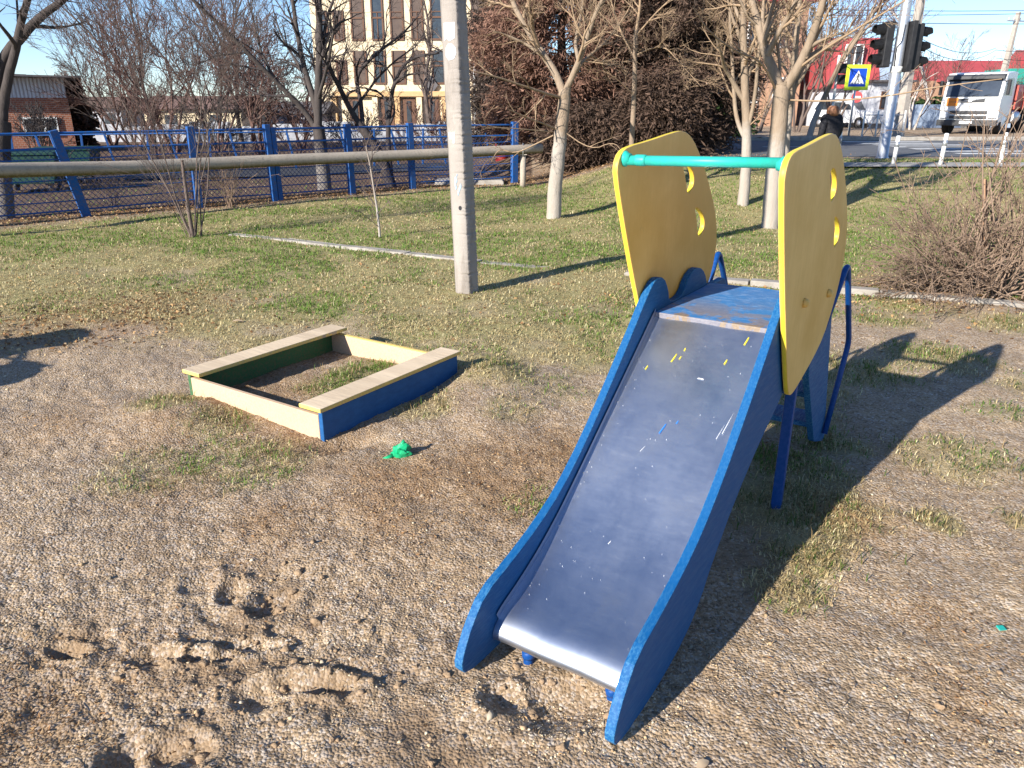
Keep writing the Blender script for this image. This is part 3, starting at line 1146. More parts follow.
# three whitewashed trees seen between and behind the yellow panels
px_tree(103, (743, 205), 'bare_tree', 'slim leafless tree with two stems and white foot between the yellow panels', [
    ([(743, 205, 0), (746, 170, 0), (747, 135, 0), (745, 90, 0), (744, 45, 0), (743, 0, 0), (745, -50, 0)], .115, .03, dict(t0=.45, nk=(9, 5, 3))),
    ([(746, 140, 0), (738, 120, .1), (737, 85, .2), (735, 40, .2), (732, -10, .2)], .05, .018, dict(t0=.4)),
    ([(747, 132, 0), (753, 100, -.1), (754, 60, -.2), (757, 20, -.2), (764, -30, -.2)], .042, .016, dict(t0=.4)),
    ([(747, 128, 0), (760, 112, -.2), (768, 90, -.3)], .016, .006, True),
], dict(PB, cap=3600), M['bark_whiteW2'], M['twig_pale'])
px_tree(104, (770, 228), 'bare_tree', 'thick pale leafless tree with forked trunk and whitewashed foot beside right yellow panel', [
    ([(770, 228, 0), (774, 180, 0), (778, 130, 0), (781, 100, 0), (782, 82, 0)], .150, .120, False),
    ([(781, 92, 0), (775, 68, .1), (768, 50, .15), (764, 25, .2), (758, -5, .3), (745, -60, .4)], .088, .04, dict(t0=.3)),
    ([(770, 54, .1), (778, 30, -.1), (788, 6, -.3), (800, -40, -.5)], .05, .02, True),
    ([(783, 92, 0), (793, 72, -.1), (801, 52, -.2), (808, 25, -.3), (815, -5, -.35), (825, -50, -.4)], .082, .04, dict(t0=.3)),
    ([(794, 70, -.1), (812, 50, -.5), (835, 32, -.8), (862, 14, -1.0), (890, -6, -1.2)], .022, .008, dict(nk=(8, 4, 3))),
    ([(789, 100, 0), (812, 102, -.6), (850, 97, -1.2), (875, 90, -1.5), (915, 84, -1.9)], .016, .006, dict(nk=(4, 2, 2), ratio=(.15, .3))),
    ([(780, 86, 0), (785, 60, .2), (783, 35, .3), (778, 10, .4), (774, -30, .5)], .03, .012, True),
    ([(776, 90, 0), (755, 62, -.3), (725, 56, -.6), (690, 40, -1.0), (672, 18, -1.2)], .022, .006, dict(nk=(7, 4, 3))),
    ([(800, 60, -.2), (822, 22, -.1), (840, -5, .2)], .03, .01, True),
], dict(PB, cap=5600), M['bark_whiteW2'], M['twig_pale'])
px_tree(105, (782, 185), 'bare_tree', 'thinner whitewashed leafless tree just behind the thick forked tree', [
    ([(782, 185, 0), (785, 150, 0), (789, 115, 0), (793, 80, 0), (796, 40, 0), (800, 0, 0), (806, -40, 0)], .10, .03, dict(t0=.4, nk=(10, 5, 4))),
    ([(790, 105, 0), (805, 70, .2), (822, 40, .4), (835, 10, .5)], .04, .014, True),
    ([(793, 80, 0), (780, 50, .3), (772, 15, .5)], .036, .012, True),
], dict(PB, cap=3600, up=.1), M['bark_whiteW2'], M['twig_pale'])

# multi stemmed shrub tree in front of the pipe
def fan(T, b):
    rr = T.r
    P = dict(lev=3, nk=(12, 7, 5), ang=(.25, .65), ratio=(.30, .55), up=.05, seg=.13, jit=.08, rmin=.0018, t0=.32, tip=.2)
    for i in range(7):
        a = (i - 3) / 3
        p = np.array([rr.normal(0, .03), rr.normal(0, .03), -.08])
        d = np.array([a * .30 + rr.normal(0, .05) - .02, rr.normal(0, .16), 1.0])
        T.grow(p, d, rr.uniform(2.6, 3.6), rr.uniform(.007, .012), 0, dict(P, cap=T.count + 2400))
    for i in range(8):
        p = np.array([rr.normal(0, .04), rr.normal(0, .04), -.08])
        T.grow(p, np.array([rr.normal(0, .38), rr.normal(0, .25), 1.0]), rr.uniform(.9, 1.9), .006, 1, dict(P, cap=T.count + 350))


px_tree(106, (194, 237), 'bare_shrub_tree', 'slender many stemmed leafless shrub fanning upward in front of the grey pipe', [
    ([(194, 237, 0), (189, 215, 0), (185, 185, 0), (182, 160, 0)], .030, .018, False)], {}, M['twig_grey'], M['twig_grey'], extra=fan, thr=.029)

# sapling
px_tree(107, (380, 238), 'sapling', 'thin whitewashed sapling with few twigs left of the concrete pole', [
    ([(380, 238, 0), (378, 215, 0), (374, 190, 0), (370, 165, 0), (366, 146, 0)], .020, .007, dict(t0=.3, nk=(12, 3, 2), lscale=.6)),
    ([(378, 214, 0), (385, 206, -.1), (394, 198, -.2)], .007, .003, dict(nk=(3, 2, 2))),
    ([(380, 228, 0), (368, 216, -.1), (361, 208, -.2)], .006, .003, dict(nk=(3, 2, 2))),
    ([(379, 222, 0), (370, 205, .1), (357, 195, .1), (343, 200, .1)], .006, .002, dict(nk=(4, 2, 2))),
], dict(PB, cap=900, rmin=.0038), bark('whitewashed_sapling', (.40, .34, .29), (.28, .23, .19), .5), M['twig_grey'], thr=.0195, cat='tree')

# far left tree with two trunks
px_tree(108, (5, 219), 'dark_tree', 'dark leafless tree with two curving trunks at the left edge of the photo', [
    ([(5, 219, 0), (2, 180, 0), (1, 150, 0), (2, 120, 0)], .14, .12, False),
    ([(2, 125, 0), (4, 100, 0), (10, 70, 0), (17, 45, 0), (20, 25, 0), (28, 0, 0), (34, -40, 0)], .075, .035, dict(t0=.35)),
    ([(1, 130, 0), (-8, 90, 0), (-2, 62, .1), (5, 48, .1), (18, 30, .2), (30, 12, .3), (44, 0, .4), (60, -25, .5)], .09, .04, dict(t0=.5)),
    ([(-4, 66, 0), (-12, 30, 0), (-20, -20, 0)], .05, .02, True),
    ([(11, 66, 0), (10, 40, .2), (5, 15, .3), (2, -20, .3)], .03, .01, True),
], dict(PB, cap=1700, nk=(4, 3, 2)), M['bark_darkW'], M['twig_dark'])

# dark spreading tree behind the fence
PD = dict(PB, nk=(8, 5, 4), cap=5200, jit=.16, up=.02, rmin=.003)
px_tree(109, (325, 190), 'dark_tree', 'dark leafless tree with long limbs spreading left behind the blue fence', [
    ([(325, 190, 0), (322, 160, 0), (320, 140, 0), (318, 125, 0)], .15, .11, False),
    ([(319, 135, 0), (306, 112, 0), (285, 88, -.2), (262, 62, -.4), (238, 35, -.6), (205, 0, -.9), (180, -30, -1)], .062, .02, True),
    ([(319, 130, 0), (312, 100, .2), (300, 72, .4), (292, 40, .5), (285, 5, .6), (280, -40, .6)], .07, .03, True),
    ([(318, 128, 0), (318, 95, 0), (319, 60, 0), (320, 30, 0), (318, -10, 0), (316, -60, 0)], .085, .04, True),
    ([(300, 72, .4), (282, 55, .8), (262, 28, 1.2), (250, 0, 1.5)], .03, .012, True),
    ([(318, 100, 0), (330, 75, -.4), (338, 50, -.6), (345, 20, -.8)], .04, .015, True),
    ([(306, 112, 0), (280, 100, .3), (255, 92, .5), (235, 80, .6)], .026, .008, True),
], PD, M['bark_darkW'], M['twig_dark'])
px_tree(110, (393, 187), 'dark_tree', 'dark gnarled leafless tree in front of the cream building', [
    ([(393, 187, 0), (385, 165, 0), (374, 145, 0), (362, 128, 0)], .12, .085, False),
    ([(364, 130, 0), (350, 110, 0), (343, 90, -.2), (334, 70, -.4), (328, 45, -.5), (333, 20, -.5), (340, 0, -.5)], .065, .02, True),
    ([(363, 128, 0), (359, 100, .2), (352, 75, .3), (370, 55, .4), (385, 42, .5), (400, 30, .6), (415, 12, .6)], .05, .014, True),
    ([(352, 112, 0), (362, 95, .3), (375, 75, .5), (392, 58, .6), (410, 45, .7)], .034, .012, True),
    ([(391, 180, 0), (387, 140, .1), (388, 110, .2), (392, 85, .2), (400, 65, .3), (415, 55, .3), (438, 52, .3)], .06, .02, True),
    ([(389, 100, .2), (395, 80, 0), (412, 74, -.2), (430, 74, -.4)], .035, .012, True),
    ([(345, 95, 0), (328, 98, .3), (318, 92, .4)], .02, .008, True),
], dict(PD, cap=4200, jit=.22), M['bark_dark'], M['twig_dark'])

# low shrubs along the fence
def shrub(seed, bp, name, label, n, L, r, spread, mat, P=None, group=None, bd=.08, cat='shrub', Y=None):
    T = Tree(seed, 9)
    b = gp(*bp) if Y is None else np.array([W(bp[0], bp[1], Y)[0], Y, 0])
    if Y is not None: b[2] = float(base_h(b[0], b[1]))
    PP = dict(lev=2, nk=(6, 4), ang=(.3, .8), ratio=(.3, .6), up=.03, seg=.12, jit=.12, rmin=.0018, cap=2500, t0=.2)
    PP.update(P or {})
    for i in range(n):
        a = T.r.uniform(0, 6.283)
        s_ = abs(T.r.normal(0, spread))
        T.grow(np.array([math.cos(a) * bd * T.r.uniform(0, 1), math.sin(a) * bd * T.r.uniform(0, 1), -.05]), np.array([math.cos(a) * s_, math.sin(a) * s_, 1]), L * T.r.uniform(.6, 1.15), r * T.r.uniform(.7, 1.2), 0, PP)
    return T.done(name, label, cat, b, mat, mat, group)


shrub(120, (232, 207), 'dry_shrub', 'dry upright shrub by the blue fence just right of the slender fanning shrub', 16, 1.0, .008, .22, M['twig_tan'], dict(lev=2, nk=(4, 2)))
shrub(121, (192, 206), 'dry_shrub', 'low brown shrub tangled against the fence behind the slender fanning shrub', 14, .9, .007, .5, M['twig_red'])
shrub(122, (112, 206), 'dry_shrub', 'low grey shrub behind the leaning blue fence post', 14, .85, .007, .55, M['twig_grey'])
shrub(123, (60, 208), 'dry_shrub', 'sparse brown shrub left of the leaning blue fence post', 8, .8, .006, .55, M['twig_grey'])

# big leafless bush at the right edge
def bush_extra(T, b):
    rr = T.r
    P = dict(lev=3, nk=(5, 4, 3), ang=(.35, 1.0), ratio=(.35, .65), up=.02, seg=.12, jit=.17, rmin=.0028, t0=.15, tip=.35)
    for i in range(46):
        a = rr.uniform(0, 6.283)
        s_ = abs(rr.normal(0, .8))
        T.grow(np.array([rr.normal(0, .16), rr.normal(0, .16), -.04]), np.array([math.cos(a) * s_, math.sin(a) * s_, .8]), rr.uniform(.6, 1.45), rr.uniform(.006, .012), 0, dict(P, cap=T.count + 75))
    for i in range(26):     # sprays arching to the left
        T.grow(np.array([rr.normal(-.12, .16), rr.normal(0, .16), rr.uniform(.0, .15)]), np.array([-1.5, rr.normal(0, .6), rr.uniform(.5, 1.7)]), rr.uniform(.75, 1.35), rr.uniform(.0055, .009), 0, dict(P, up=-.05, nk=(5, 4, 3), cap=T.count + 110))
    for i in range(46):     # long upright shoots
        T.grow(np.array([rr.normal(.15, .25), rr.normal(0, .18), -.03]), np.array([rr.normal(.15, .35), rr.normal(0, .35), 1]), rr.uniform(1.15, 2.0), rr.uniform(.006, .011), 0, dict(P, nk=(4, 2, 2), ratio=(.15, .35), up=.05, cap=T.count + 90))


px_tree(124, (980, 296), 'leafless_bush', 'large tangled leafless bush with a reddish peeling stem behind the kerb', [
    ([(980, 296, 0), (986, 250, .05), (989, 215, .05), (988, 180, .05)], .034, .024, dict(nk=(4, 3, 3), lscale=.5)),
    ([(988, 190, 0), (1000, 150, 0), (1012, 105, 0)], .014, .006, dict(nk=(4, 3), lev=2)),
    ([(986, 240, 0), (975, 170, -.1), (978, 120, -.1)], .012, .005, dict(nk=(4, 3), lev=2)),
], dict(PB, rmin=.0015, seg=.1, cap=900), M['bark_peel'], M['twig_tan'], cat='bush', thr=.02, extra=bush_extra)


# dense brown conifers
def leaf_mat(name, c1, c2, c3=None):
    t = NT(name)
    col = t.mix(t.attr('tone'), c1, c2)
    t.set(col, .85, 0, .15)
    # thin foliage lets some light through
    tr = t.n('BsdfTranslucent')
    t.l(col, tr.inputs['Color'])
    ms = t.n('MixShader')
    ms.inputs[0].default_value = .22
    t.l(t.b.outputs[0], ms.inputs[1]); t.l(tr.outputs[0], ms.inputs[2])
    t.l(ms.outputs[0], t.out.inputs['Surface'])
    return t.m


M['thuja_brown'] = leaf_mat('brown_conifer_sprays', (.080, .043, .031), (.34, .195, .140))
M['thuja_dark'] = leaf_mat('dark_conifer_sprays', (.035, .025, .020), (.17, .11, .08))
M['ever_green'] = leaf_mat('green_shrub_leaves', (.02, .045, .015), (.06, .10, .03))
M['dead_leaf_crown'] = leaf_mat('clinging_brown_leaves', (.16, .085, .045), (.30, .18, .10))


def conifer(seed, x, y, rx, ry, H, name, label, mat, ncl=420, z0=.1, group=None, cat='conifer', leaf=.14, per=210, taper=.65, lob=.45, thick=.014):
    r = np.random.default_rng(seed)
    zb = float(base_h(x, y))
    t = thing(name, label, cat, (x, y, zb), 0, group)
    S = Seg()
    zz = np.linspace(-.1, H * .9, 8)
    S.line([np.array([r.normal(0, .03), r.normal(0, .03), z]) for z in zz], list(np.linspace(.16, .03, 8)))
    # clump centres on whorls of branches
    u = r.random(ncl) ** .8
    z = z0 + u * (H - z0)
    a = r.uniform(0, 2 * np.pi, ncl)
    prof = np.where(u < .25, .72 + .28 * np.sqrt(u / .25), 1 - (np.clip((u - .25) / .75, 0, 1)) ** 1.6 * taper)
    prof = prof * (1 - lob * .5 + lob * vnoise(a * 1.6 + seed, z * .9, seed % 50))
    rad = prof * np.sqrt(r.uniform(.12, 1.0, ncl))
    C = np.c_[np.cos(a) * rx * rad, np.sin(a) * ry * rad, z]
    for i in range(0, ncl, 3):
        p0 = np.array([0, 0, max(.1, z[i] - rad[i] * .5)])
        S.line([p0, (p0 + C[i]) / 2 + np.array([0, 0, -.05]), C[i]], [.022, .014, .006])
    link('trunk', S.mesh('trunk', M['bark_dark']), t)
    n = ncl * per
    ci = np.repeat(np.arange(ncl), per)
    cs = r.uniform(.22, .48, ncl) * (.6 + .2 * min(rx, 2))
    out = np.c_[np.cos(a), np.sin(a), np.full(ncl, -.1)]
    P = C[ci] + r.normal(0, 1, (n, 3)) * (cs[ci] * .5)[:, None] * np.array([1, 1, .75])
    D = out[ci] * .8 + r.normal(0, .65, (n, 3))
    D[:, 2] -= .25
    D /= np.linalg.norm(D, axis=1)[:, None]
    B = np.cross(D, r.normal(0, 1, (n, 3)))
    B /= np.linalg.norm(B, axis=1)[:, None] + 1e-9
    L = leaf * r.uniform(.6, 1.4, n)
    w = thick * r.uniform(.6, 1.5, n)
    V = np.stack([P - B * (w * .3)[:, None], P + B * (w * .3)[:, None], P + D * (L * .6)[:, None] + B * w[:, None], P + D * L[:, None], P + D * (L * .55)[:, None] - B * w[:, None]], 1)
    F = np.arange(n * 5).reshape(n, 5)
    tone = np.clip(r.normal(.5, .2, ncl)[ci] + r.normal(0, .18, n), 0, 1)
    link('crown', np_mesh('crown', V.reshape(-1, 3), F, mat, {'tone': np.repeat(tone, 5)}), t)
    return t


def at(px, Y): return W(px, 110, Y)[0]


conifer(201, at(560, 20.2), 20.2, 1.9, 1.5, 7.2, 'brown_conifer', 'tall bushy brown conifer behind the forked whitewashed tree', M['thuja_brown'], 560, group=None)
conifer(202, at(622, 20.6), 20.6, 1.35, 1.4, 6.6, 'brown_conifer', 'brown conifer in the middle of the row behind left yellow panel', M['thuja_brown'], 420)
conifer(203, at(683, 19.8), 19.8, 1.65, 1.5, 6.3, 'dark_conifer', 'dark conifer at right end of the conifer row beside the road', M['thuja_dark'], 520)
conifer(204, at(508, 25), 25, 1.3, 1.3, 7.5, 'grey_conifer', 'greyish conifer at left end of the row near the cream building', leaf_mat('greyish_conifer_sprays', (.06, .045, .038), (.12, .09, .075)), 300)
conifer(205, at(590, 18.6), 18.6, .95, .7, 1.15, 'low_conifer', 'low dark rounded conifer beneath the tall brown one', M['thuja_dark'], 170, z0=.05, taper=.5)
conifer(206, at(662, 18.4), 18.4, 1.05, .7, 1.6, 'low_conifer', 'low dark bushy conifer behind the left yellow panel', M['thuja_dark'], 200, z0=.05, taper=.5)

# ------------------------------------------------------------------ background trees and thickets
PF = dict(lev=3, nk=(9, 6, 4), ang=(.3, .8), ratio=(.35, .6), up=.06, seg=.35, jit=.12, rmin=.006, cap=3200, t0=.25)


def far_tree(seed, px, Y, H, name, label, bm_, tm_, stems=1, spread=.25, P=None, r=.10, group=None, lean=0, cat='tree', t0=.25):
    x = at(px, Y)
    b = np.array([x, Y, float(base_h(x, Y))])
    T = Tree(seed, .035)
    PP = dict(PF, **(P or {}))
    for i in range(stems):
        a = T.r.uniform(0, 6.28)
        s_ = spread * (T.r.uniform(.4, 1.2) if stems > 1 else 0)
        T.grow(np.array([math.cos(a) * .1 * (stems > 1), math.sin(a) * .1 * (stems > 1), -.1]), np.array([math.cos(a) * s_ + lean, math.sin(a) * s_, 1]), H * (T.r.uniform(.75, 1.1) if stems > 1 else 1), r, 0, dict(PP, t0=t0))
    return T.done(name, label, cat, b, bm_, tm_, group)


GB = 'brown leafless trees beyond the blue fence'
far_labels = ['reddish leafless tree nearest the brick shed, beyond the fence', 'reddish leafless tree behind the slender fanning shrub', 'reddish leafless tree just left of the long limbed dark tree', 'brown leafless thicket below the long dark limb', 'grey leafless tree between the shed and the fanning shrub',
              'reddish leafless tree at left side of the cream building']
for i, (px, Y, H, st) in enumerate([(128, 31, 4.6, 5), (168, 29, 5.2, 6), (215, 30, 5.6, 6), (255, 27, 3.6, 7), (108, 36, 3.8, 5), (300, 33, 5.0, 5)]):
    far_tree(300 + i, px, Y, H, 'leafless_tree', far_labels[i], M['twig_red'], M['twig_red'] if i != 4 else M['twig_grey'], st, .45, dict(cap=5200, nk=(9, 6, 5)), .05, GB)
for i, (px, Y, H, lb) in enumerate([(238, 34, 9, 'tall grey leafless tree above the reddish thicket left of the cream building'), (150, 38, 8.5, 'tall pale grey leafless tree far behind the fanning shrub')]):
    far_tree(320 + i, px, Y, H, 'leafless_tree', lb, M['twig_grey'], M['twig_grey'], 2, .2, dict(cap=4200), .09)
for i, (px, Y, H, lb) in enumerate([(472, 36, 13, 'tall straight leafless tree just right of the concrete pole'), (490, 39, 13, 'tall straight leafless tree left of the tall brown conifer'), (430, 44, 8, 'leafless tree before the right side of the cream building'),
                                    (505, 33, 12, 'slim leafless tree against the left edge of the tall brown conifer')]):
    far_tree(330 + i, px, Y, H, 'leafless_tree', lb, M['twig_grey'], M['twig_grey'], 1, .0, dict(cap=3600, nk=(16, 6, 4), ratio=(.18, .34), ang=(.3, .6)), .15, t0=.1)
for i, (px, Y, H, st, lb) in enumerate([(30, 24, 1.5, 12, 'low dark thicket left of the leaning fence post, beyond the fence'), (150, 27, 2.0, 14, 'low dark thicket beyond the fence left of the fanning shrub'), (212, 26, 2.1, 14, 'low dark thicket beyond the fence right of the fanning shrub'),
                                         (290, 27, 1.9, 14, 'low dark thicket beyond the fence at the long limbed tree'), (350, 28, 1.9, 14, 'low dark thicket beyond the fence before the cream building'), (432, 27, 2.0, 14, 'low dark thicket beyond the fence left of the concrete pole'), (492, 27, 2.2, 14, 'low dark thicket beyond the right end of the fence')]):
    far_tree(380 + i, px, Y, H, 'thicket', lb, M['twig_red'], M['twig_red'] if i % 2 else M['twig_dark'], st, .75, dict(cap=2600, nk=(7, 5, 4), seg=.2, rmin=.007), .022, 'low thickets beyond the blue fence', cat='shrub')
# trees across the road
for i, (px, Y, H, st, tm, lb) in enumerate([
        (812, 28.5, 6.2, 1, 'twig_red', 'leafless street tree with whitewashed trunk across the road left of the person'),
        (798, 36, 6.0, 4, 'twig_red', 'reddish leafless tree behind the street tree across the road'),
        (836, 38, 5.6, 4, 'twig_red', 'reddish leafless tree in front of the red wall'),
        (760, 37, 6.5, 4, 'twig_grey', 'grey leafless tree in front of the orange house'),
        (933, 45, 8.5, 1, 'twig_red', 'tall slender birch left of the white truck'),
        (915, 40, 3.2, 3, 'twig_red', 'small leafless tree just right of the traffic light pole'),
        (950, 52, 4.6, 3, 'twig_red', 'leafless tree behind the cab of the white truck'),
        (985, 58, 4.0, 3, 'twig_grey', 'grey leafless tree under the long red roof'),
        (1020, 62, 5, 3, 'twig_grey', 'grey leafless tree at the right edge beyond the truck'), (893, 50, 4.5, 3, 'twig_red', 'brown leafless tree behind the concrete utility pole')]):
    bm_ = {0: M['bark_whiteW2'], 4: M['birch'], 5: M['birch']}.get(i, M['twig_grey'])
    far_tree(350 + i, px, Y, H, 'birch' if i == 4 else 'leafless_tree', lb, bm_, M[tm], st, .3, dict(cap=3000 if i < 4 else 2200, nk=(14, 6, 4) if i == 4 else (8, 6, 4), ratio=(.2, .36) if i == 4 else (.35, .6)), .11 if st == 1 else .06)
conifer(210, at(945, 47), 47, 2.6, 1.2, 1.25, 'evergreen_shrub', 'low green shrub left of the white truck', M['ever_green'], 160, z0=.05, taper=.4, leaf=.25, per=50, cat='shrub', thick=.08)
conifer(211, at(66, 33), 33, .75, .8, 2.5, 'evergreen_shrub', 'dark rounded evergreen at the right corner of the brick shed', M['thuja_dark'], 200, z0=.05, taper=.5, leaf=.2, per=50, cat='shrub', thick=.06)
conifer(212, at(705, 30), 30, 1.5, .7, 1.3, 'evergreen_shrub', 'dark green hedge plant across the road behind the conifer row', M['ever_green'], 140, z0=.05, taper=.4, leaf=.2, per=50, cat='shrub', thick=.06)

# ================================================================== BUILDINGS
M['cream_wall'] = simple('cream_render', (.70, .59, .41), (.60, .50, .34), .9, 3)
M['orange_trim'] = simple('ochre_trim', (.56, .37, .19), (.48, .31, .15), .85, 4)
M['brown_frame'] = simple('brown_window_frame', (.13, .062, .035), (.10, .05, .03), .6, 6)
M['brown_blind'] = simple('brown_shuttered_glass', (.085, .06, .05), (.12, .085, .065), .3, 2)
M['roof_grey'] = simple('dark_grey_roof', (.09, .085, .09), (.13, .12, .12), .8, 5)
M['roof_red'] = simple('red_metal_roof', (.40, .075, .075), (.34, .06, .065), .5, 2)
M['roof_pink'] = simple('faded_red_roof', (.52, .13, .14), (.45, .10, .11), .55, 2)
M['orange_wall'] = simple('orange_brown_render', (.40, .24, .16), (.33, .19, .12), .9, 3)
M['grey_wall'] = simple('pale_grey_wall', (.52, .53, .57), (.44, .45, .49), .85, 2)
M['bluegrey_wall'] = simple('blue_grey_panel', (.34, .42, .54), (.30, .37, .48), .7, 2)
M['white_wall'] = simple('whitewashed_wall', (.46, .47, .50), (.30, .31, .34), .9, 1.5, bump=.2, bscale=20)
M['roof_old'] = simple('weathered_tile_roof', (.20, .125, .10), (.15, .095, .08), .8, 3)
M['corr'] = None
t = NT('corrugated_white_sheet')
wv = t.n('TexWave')
wv.inputs['Scale'].default_value = 2.6
wv.bands_direction = 'X'
t.l(t.tc.outputs['Object'], wv.inputs['Vector'])
t.set(t.mix(t.noise(2, 4, .6), (.60, .62, .66), (.48, .50, .54)), .55, 0, .3)
t.bump(wv.outputs['Fac'], 1.0, .03)
M['corr'] = t.m
t = NT('red_brick')
br = t.n('TexBrick')
mp = t.n('Mapping')
mp.inputs['Rotation'].default_value = (math.radians(90), 0, 0)
t.l(t.tc.outputs['Object'], mp.inputs[0]); t.l(mp.outputs[0], br.inputs['Vector'])
br.inputs['Color1'].default_value = (.34, .125, .065, 1)
br.inputs['Color2'].default_value = (.24, .085, .05, 1)
br.inputs['Mortar'].default_value = (.36, .32, .28, 1)
br.inputs['Scale'].default_value = 3.6
br.inputs['Mortar Size'].default_value = .018
t.set(br.outputs['Color'], .9, 0, .2)
M['brick'] = t.m

# --- cream apartment building
cb = W(318, 110, 62)
bz = 0.0
build = thing('apartment_building', 'cream four storey building with tall brown windows and ochre bands beyond the blue fence', 'building', (cb[0], 62, bz), math.radians(-6))
BW, BD, BH = 16.0, 10.0, 11.2
mb = MB().box((BW / 2, BD / 2, BH / 2 - .5), (BW, BD, BH + 1))
mb.build('wall', M['cream_wall'], build)
rf = MB()
rf.prism([(-1.0, -.8), (4.6, -.8), (4.6, 3.2), (3.8, 3.2), (.9, .15), (-1.0, .15)], lambda a, b, t: (a, t, 10.05 + (b + .8) * .9), -1.0, BD + .8)
rf.build('roof', M['roof_grey'], build)
MB().box((BW / 2 + 2.2, BD / 2, BH + .2), (BW - 4.0, BD + .8, .5)).build('cornice', M['cream_wall'], build)
colx = [.85, 2.1, 3.55, 5.05, 6.5, 8.0, 9.5, 11.0, 12.5, 14.0]
for ci, x in enumerate(colx):
    for (z0, h) in ((9.75, 1.3), (6.35, 2.7), (3.35, 2.2)):
        if ci < 2:
            if z0 > 9: continue
            h *= .72
        w = .58 if ci < 2 else (.68 if ci % 2 else .78)
        m = MB()
        m.box((x, -.03, z0 + h / 2 + .06), (w + .2, .12, .12))
        m.box((x, -.03, z0 - .06), (w + .2, .12, .12))
        m.box((x - w / 2 - .06, -.03, z0 + h / 2), (.12, .12, h))
        m.box((x + w / 2 + .06, -.03, z0 + h / 2), (.12, .12, h))
        m.box((x, -.025, z0 + h * .66), (w, .09, .07))
        if ci % 2: m.box((x, -.025, z0 + h * .33), (.06, .09, h * .66))
        f = m.build('window', M['brown_frame'], build)
        MB().box((x, -.005, z0 + h / 2), (w, .03, h)).build('pane', M['brown_blind'] if (ci * 7 + int(z0)) % 3 else M['darkglass'], f)
        if 2 <= ci and z0 > 6 and ci % 2 == 0:
            MB().box((x, -.10, z0 + h + .26), (w + .5, .2, .22)).build('lintel', M['orange_trim'], f)
MB().box((BW / 2 + .9, -.20, 2.55), (BW - 1.2, .5, .36)).build('ledge', M['orange_trim'], build)
for i, x in enumerate((1.4, 4.6, 6.3, 8.0, 9.9, 11.8, 13.7)):
    MB().box((x, -.16, 1.05), (.42, .38, 2.6), bev=.02).build('pillar', M['orange_trim'] if i % 2 == 0 else M['cream_wall'], build)
for x in (3.0, 5.45, 7.15, 8.95, 10.9, 12.7):
    d_ = MB().box((x, -.04, 1.05), (1.0, .12, 2.4)).build('door', M['brown_frame'], build)
    MB().box((x, -.12, 1.3), (.34, .05, 1.5)).build('pane', M['darkglass'], d_)
# diamond shaped plate on the wall
mb = MB().prism([(0, .75), (.62, 0), (0, -.75), (-.62, 0)], lambda a, b, t: (8.85 + a, t, 3.15 + b), -.28, -.20)
mb.box((8.85, -.285, 3.15), (.05, .02, 1.2))
mb.build('diamond_panel', M['roof_grey'], build)

# --- brick shed on the left
s1 = W(68, 100, 30)
SHZ = .50
sw = 5.5
shed = thing('brick_shed', 'small red brick shed with white corrugated gable and dark sheet roof', 'shed', (s1[0], 30, 0), SHZ)


def shx(px):
    """local x on the shed's front for an image column"""
    e = np.array([math.cos(SHZ), math.sin(SHZ)])
    d = W(px, 110, 30)[:2] / 30
    # s1 + x e = t d
    A = np.array([[e[0], -d[0]], [e[1], -d[1]]])
    x, t_ = np.linalg.solve(A, -s1[:2])
    return x, t_ * d[1]


MB().box((-sw / 2, 2, .95), (sw, 4, 1.95)).build('wall', M['brick'], shed)
MB().box((-sw / 2, 2, 2.26), (sw - .06, 3.96, .70)).build('gable_sheet', M['corr'], shed)
m = MB()
m.box((-sw / 2 - .6, 1.7, 2.70), (sw - 1.1, 5.0, .07), rot=Matrix.Rotation(.02, 4, 'Y'))
m.box((-.45, 1.7, 2.64), (2.0, 5.2, .06), rot=Matrix.Rotation(.01, 4, 'Y'))
m.build('roof', M['roof_grey'], shed)
(wx0, ya), (wx1, yb) = shx(21), shx(54)
yw = (ya + yb) / 2
wz0, wz1 = W(30, 134, yw)[2], W(30, 118, yw)[2]
m = MB()
wc, ww, wh = (wx0 + wx1) / 2, wx1 - wx0, wz1 - wz0
m.box((wc, -.03, wz1), (ww + .08, .08, .07)).box((wc, -.03, wz0), (ww + .08, .08, .07)).box((wx0, -.03, (wz0 + wz1) / 2), (.07, .08, wh - .08)).box((wx1, -.03, (wz0 + wz1) / 2), (.07, .08, wh - .08))
m.box((wx0 + ww * .62, -.03, (wz0 + wz1) / 2), (.08, .07, wh - .08))
f = m.build('window', M['whitepaint'], shed)
MB().box((wc, -.005, (wz0 + wz1) / 2), (ww - .05, .03, wh - .05)).build('pane', M['darkglass'], f)

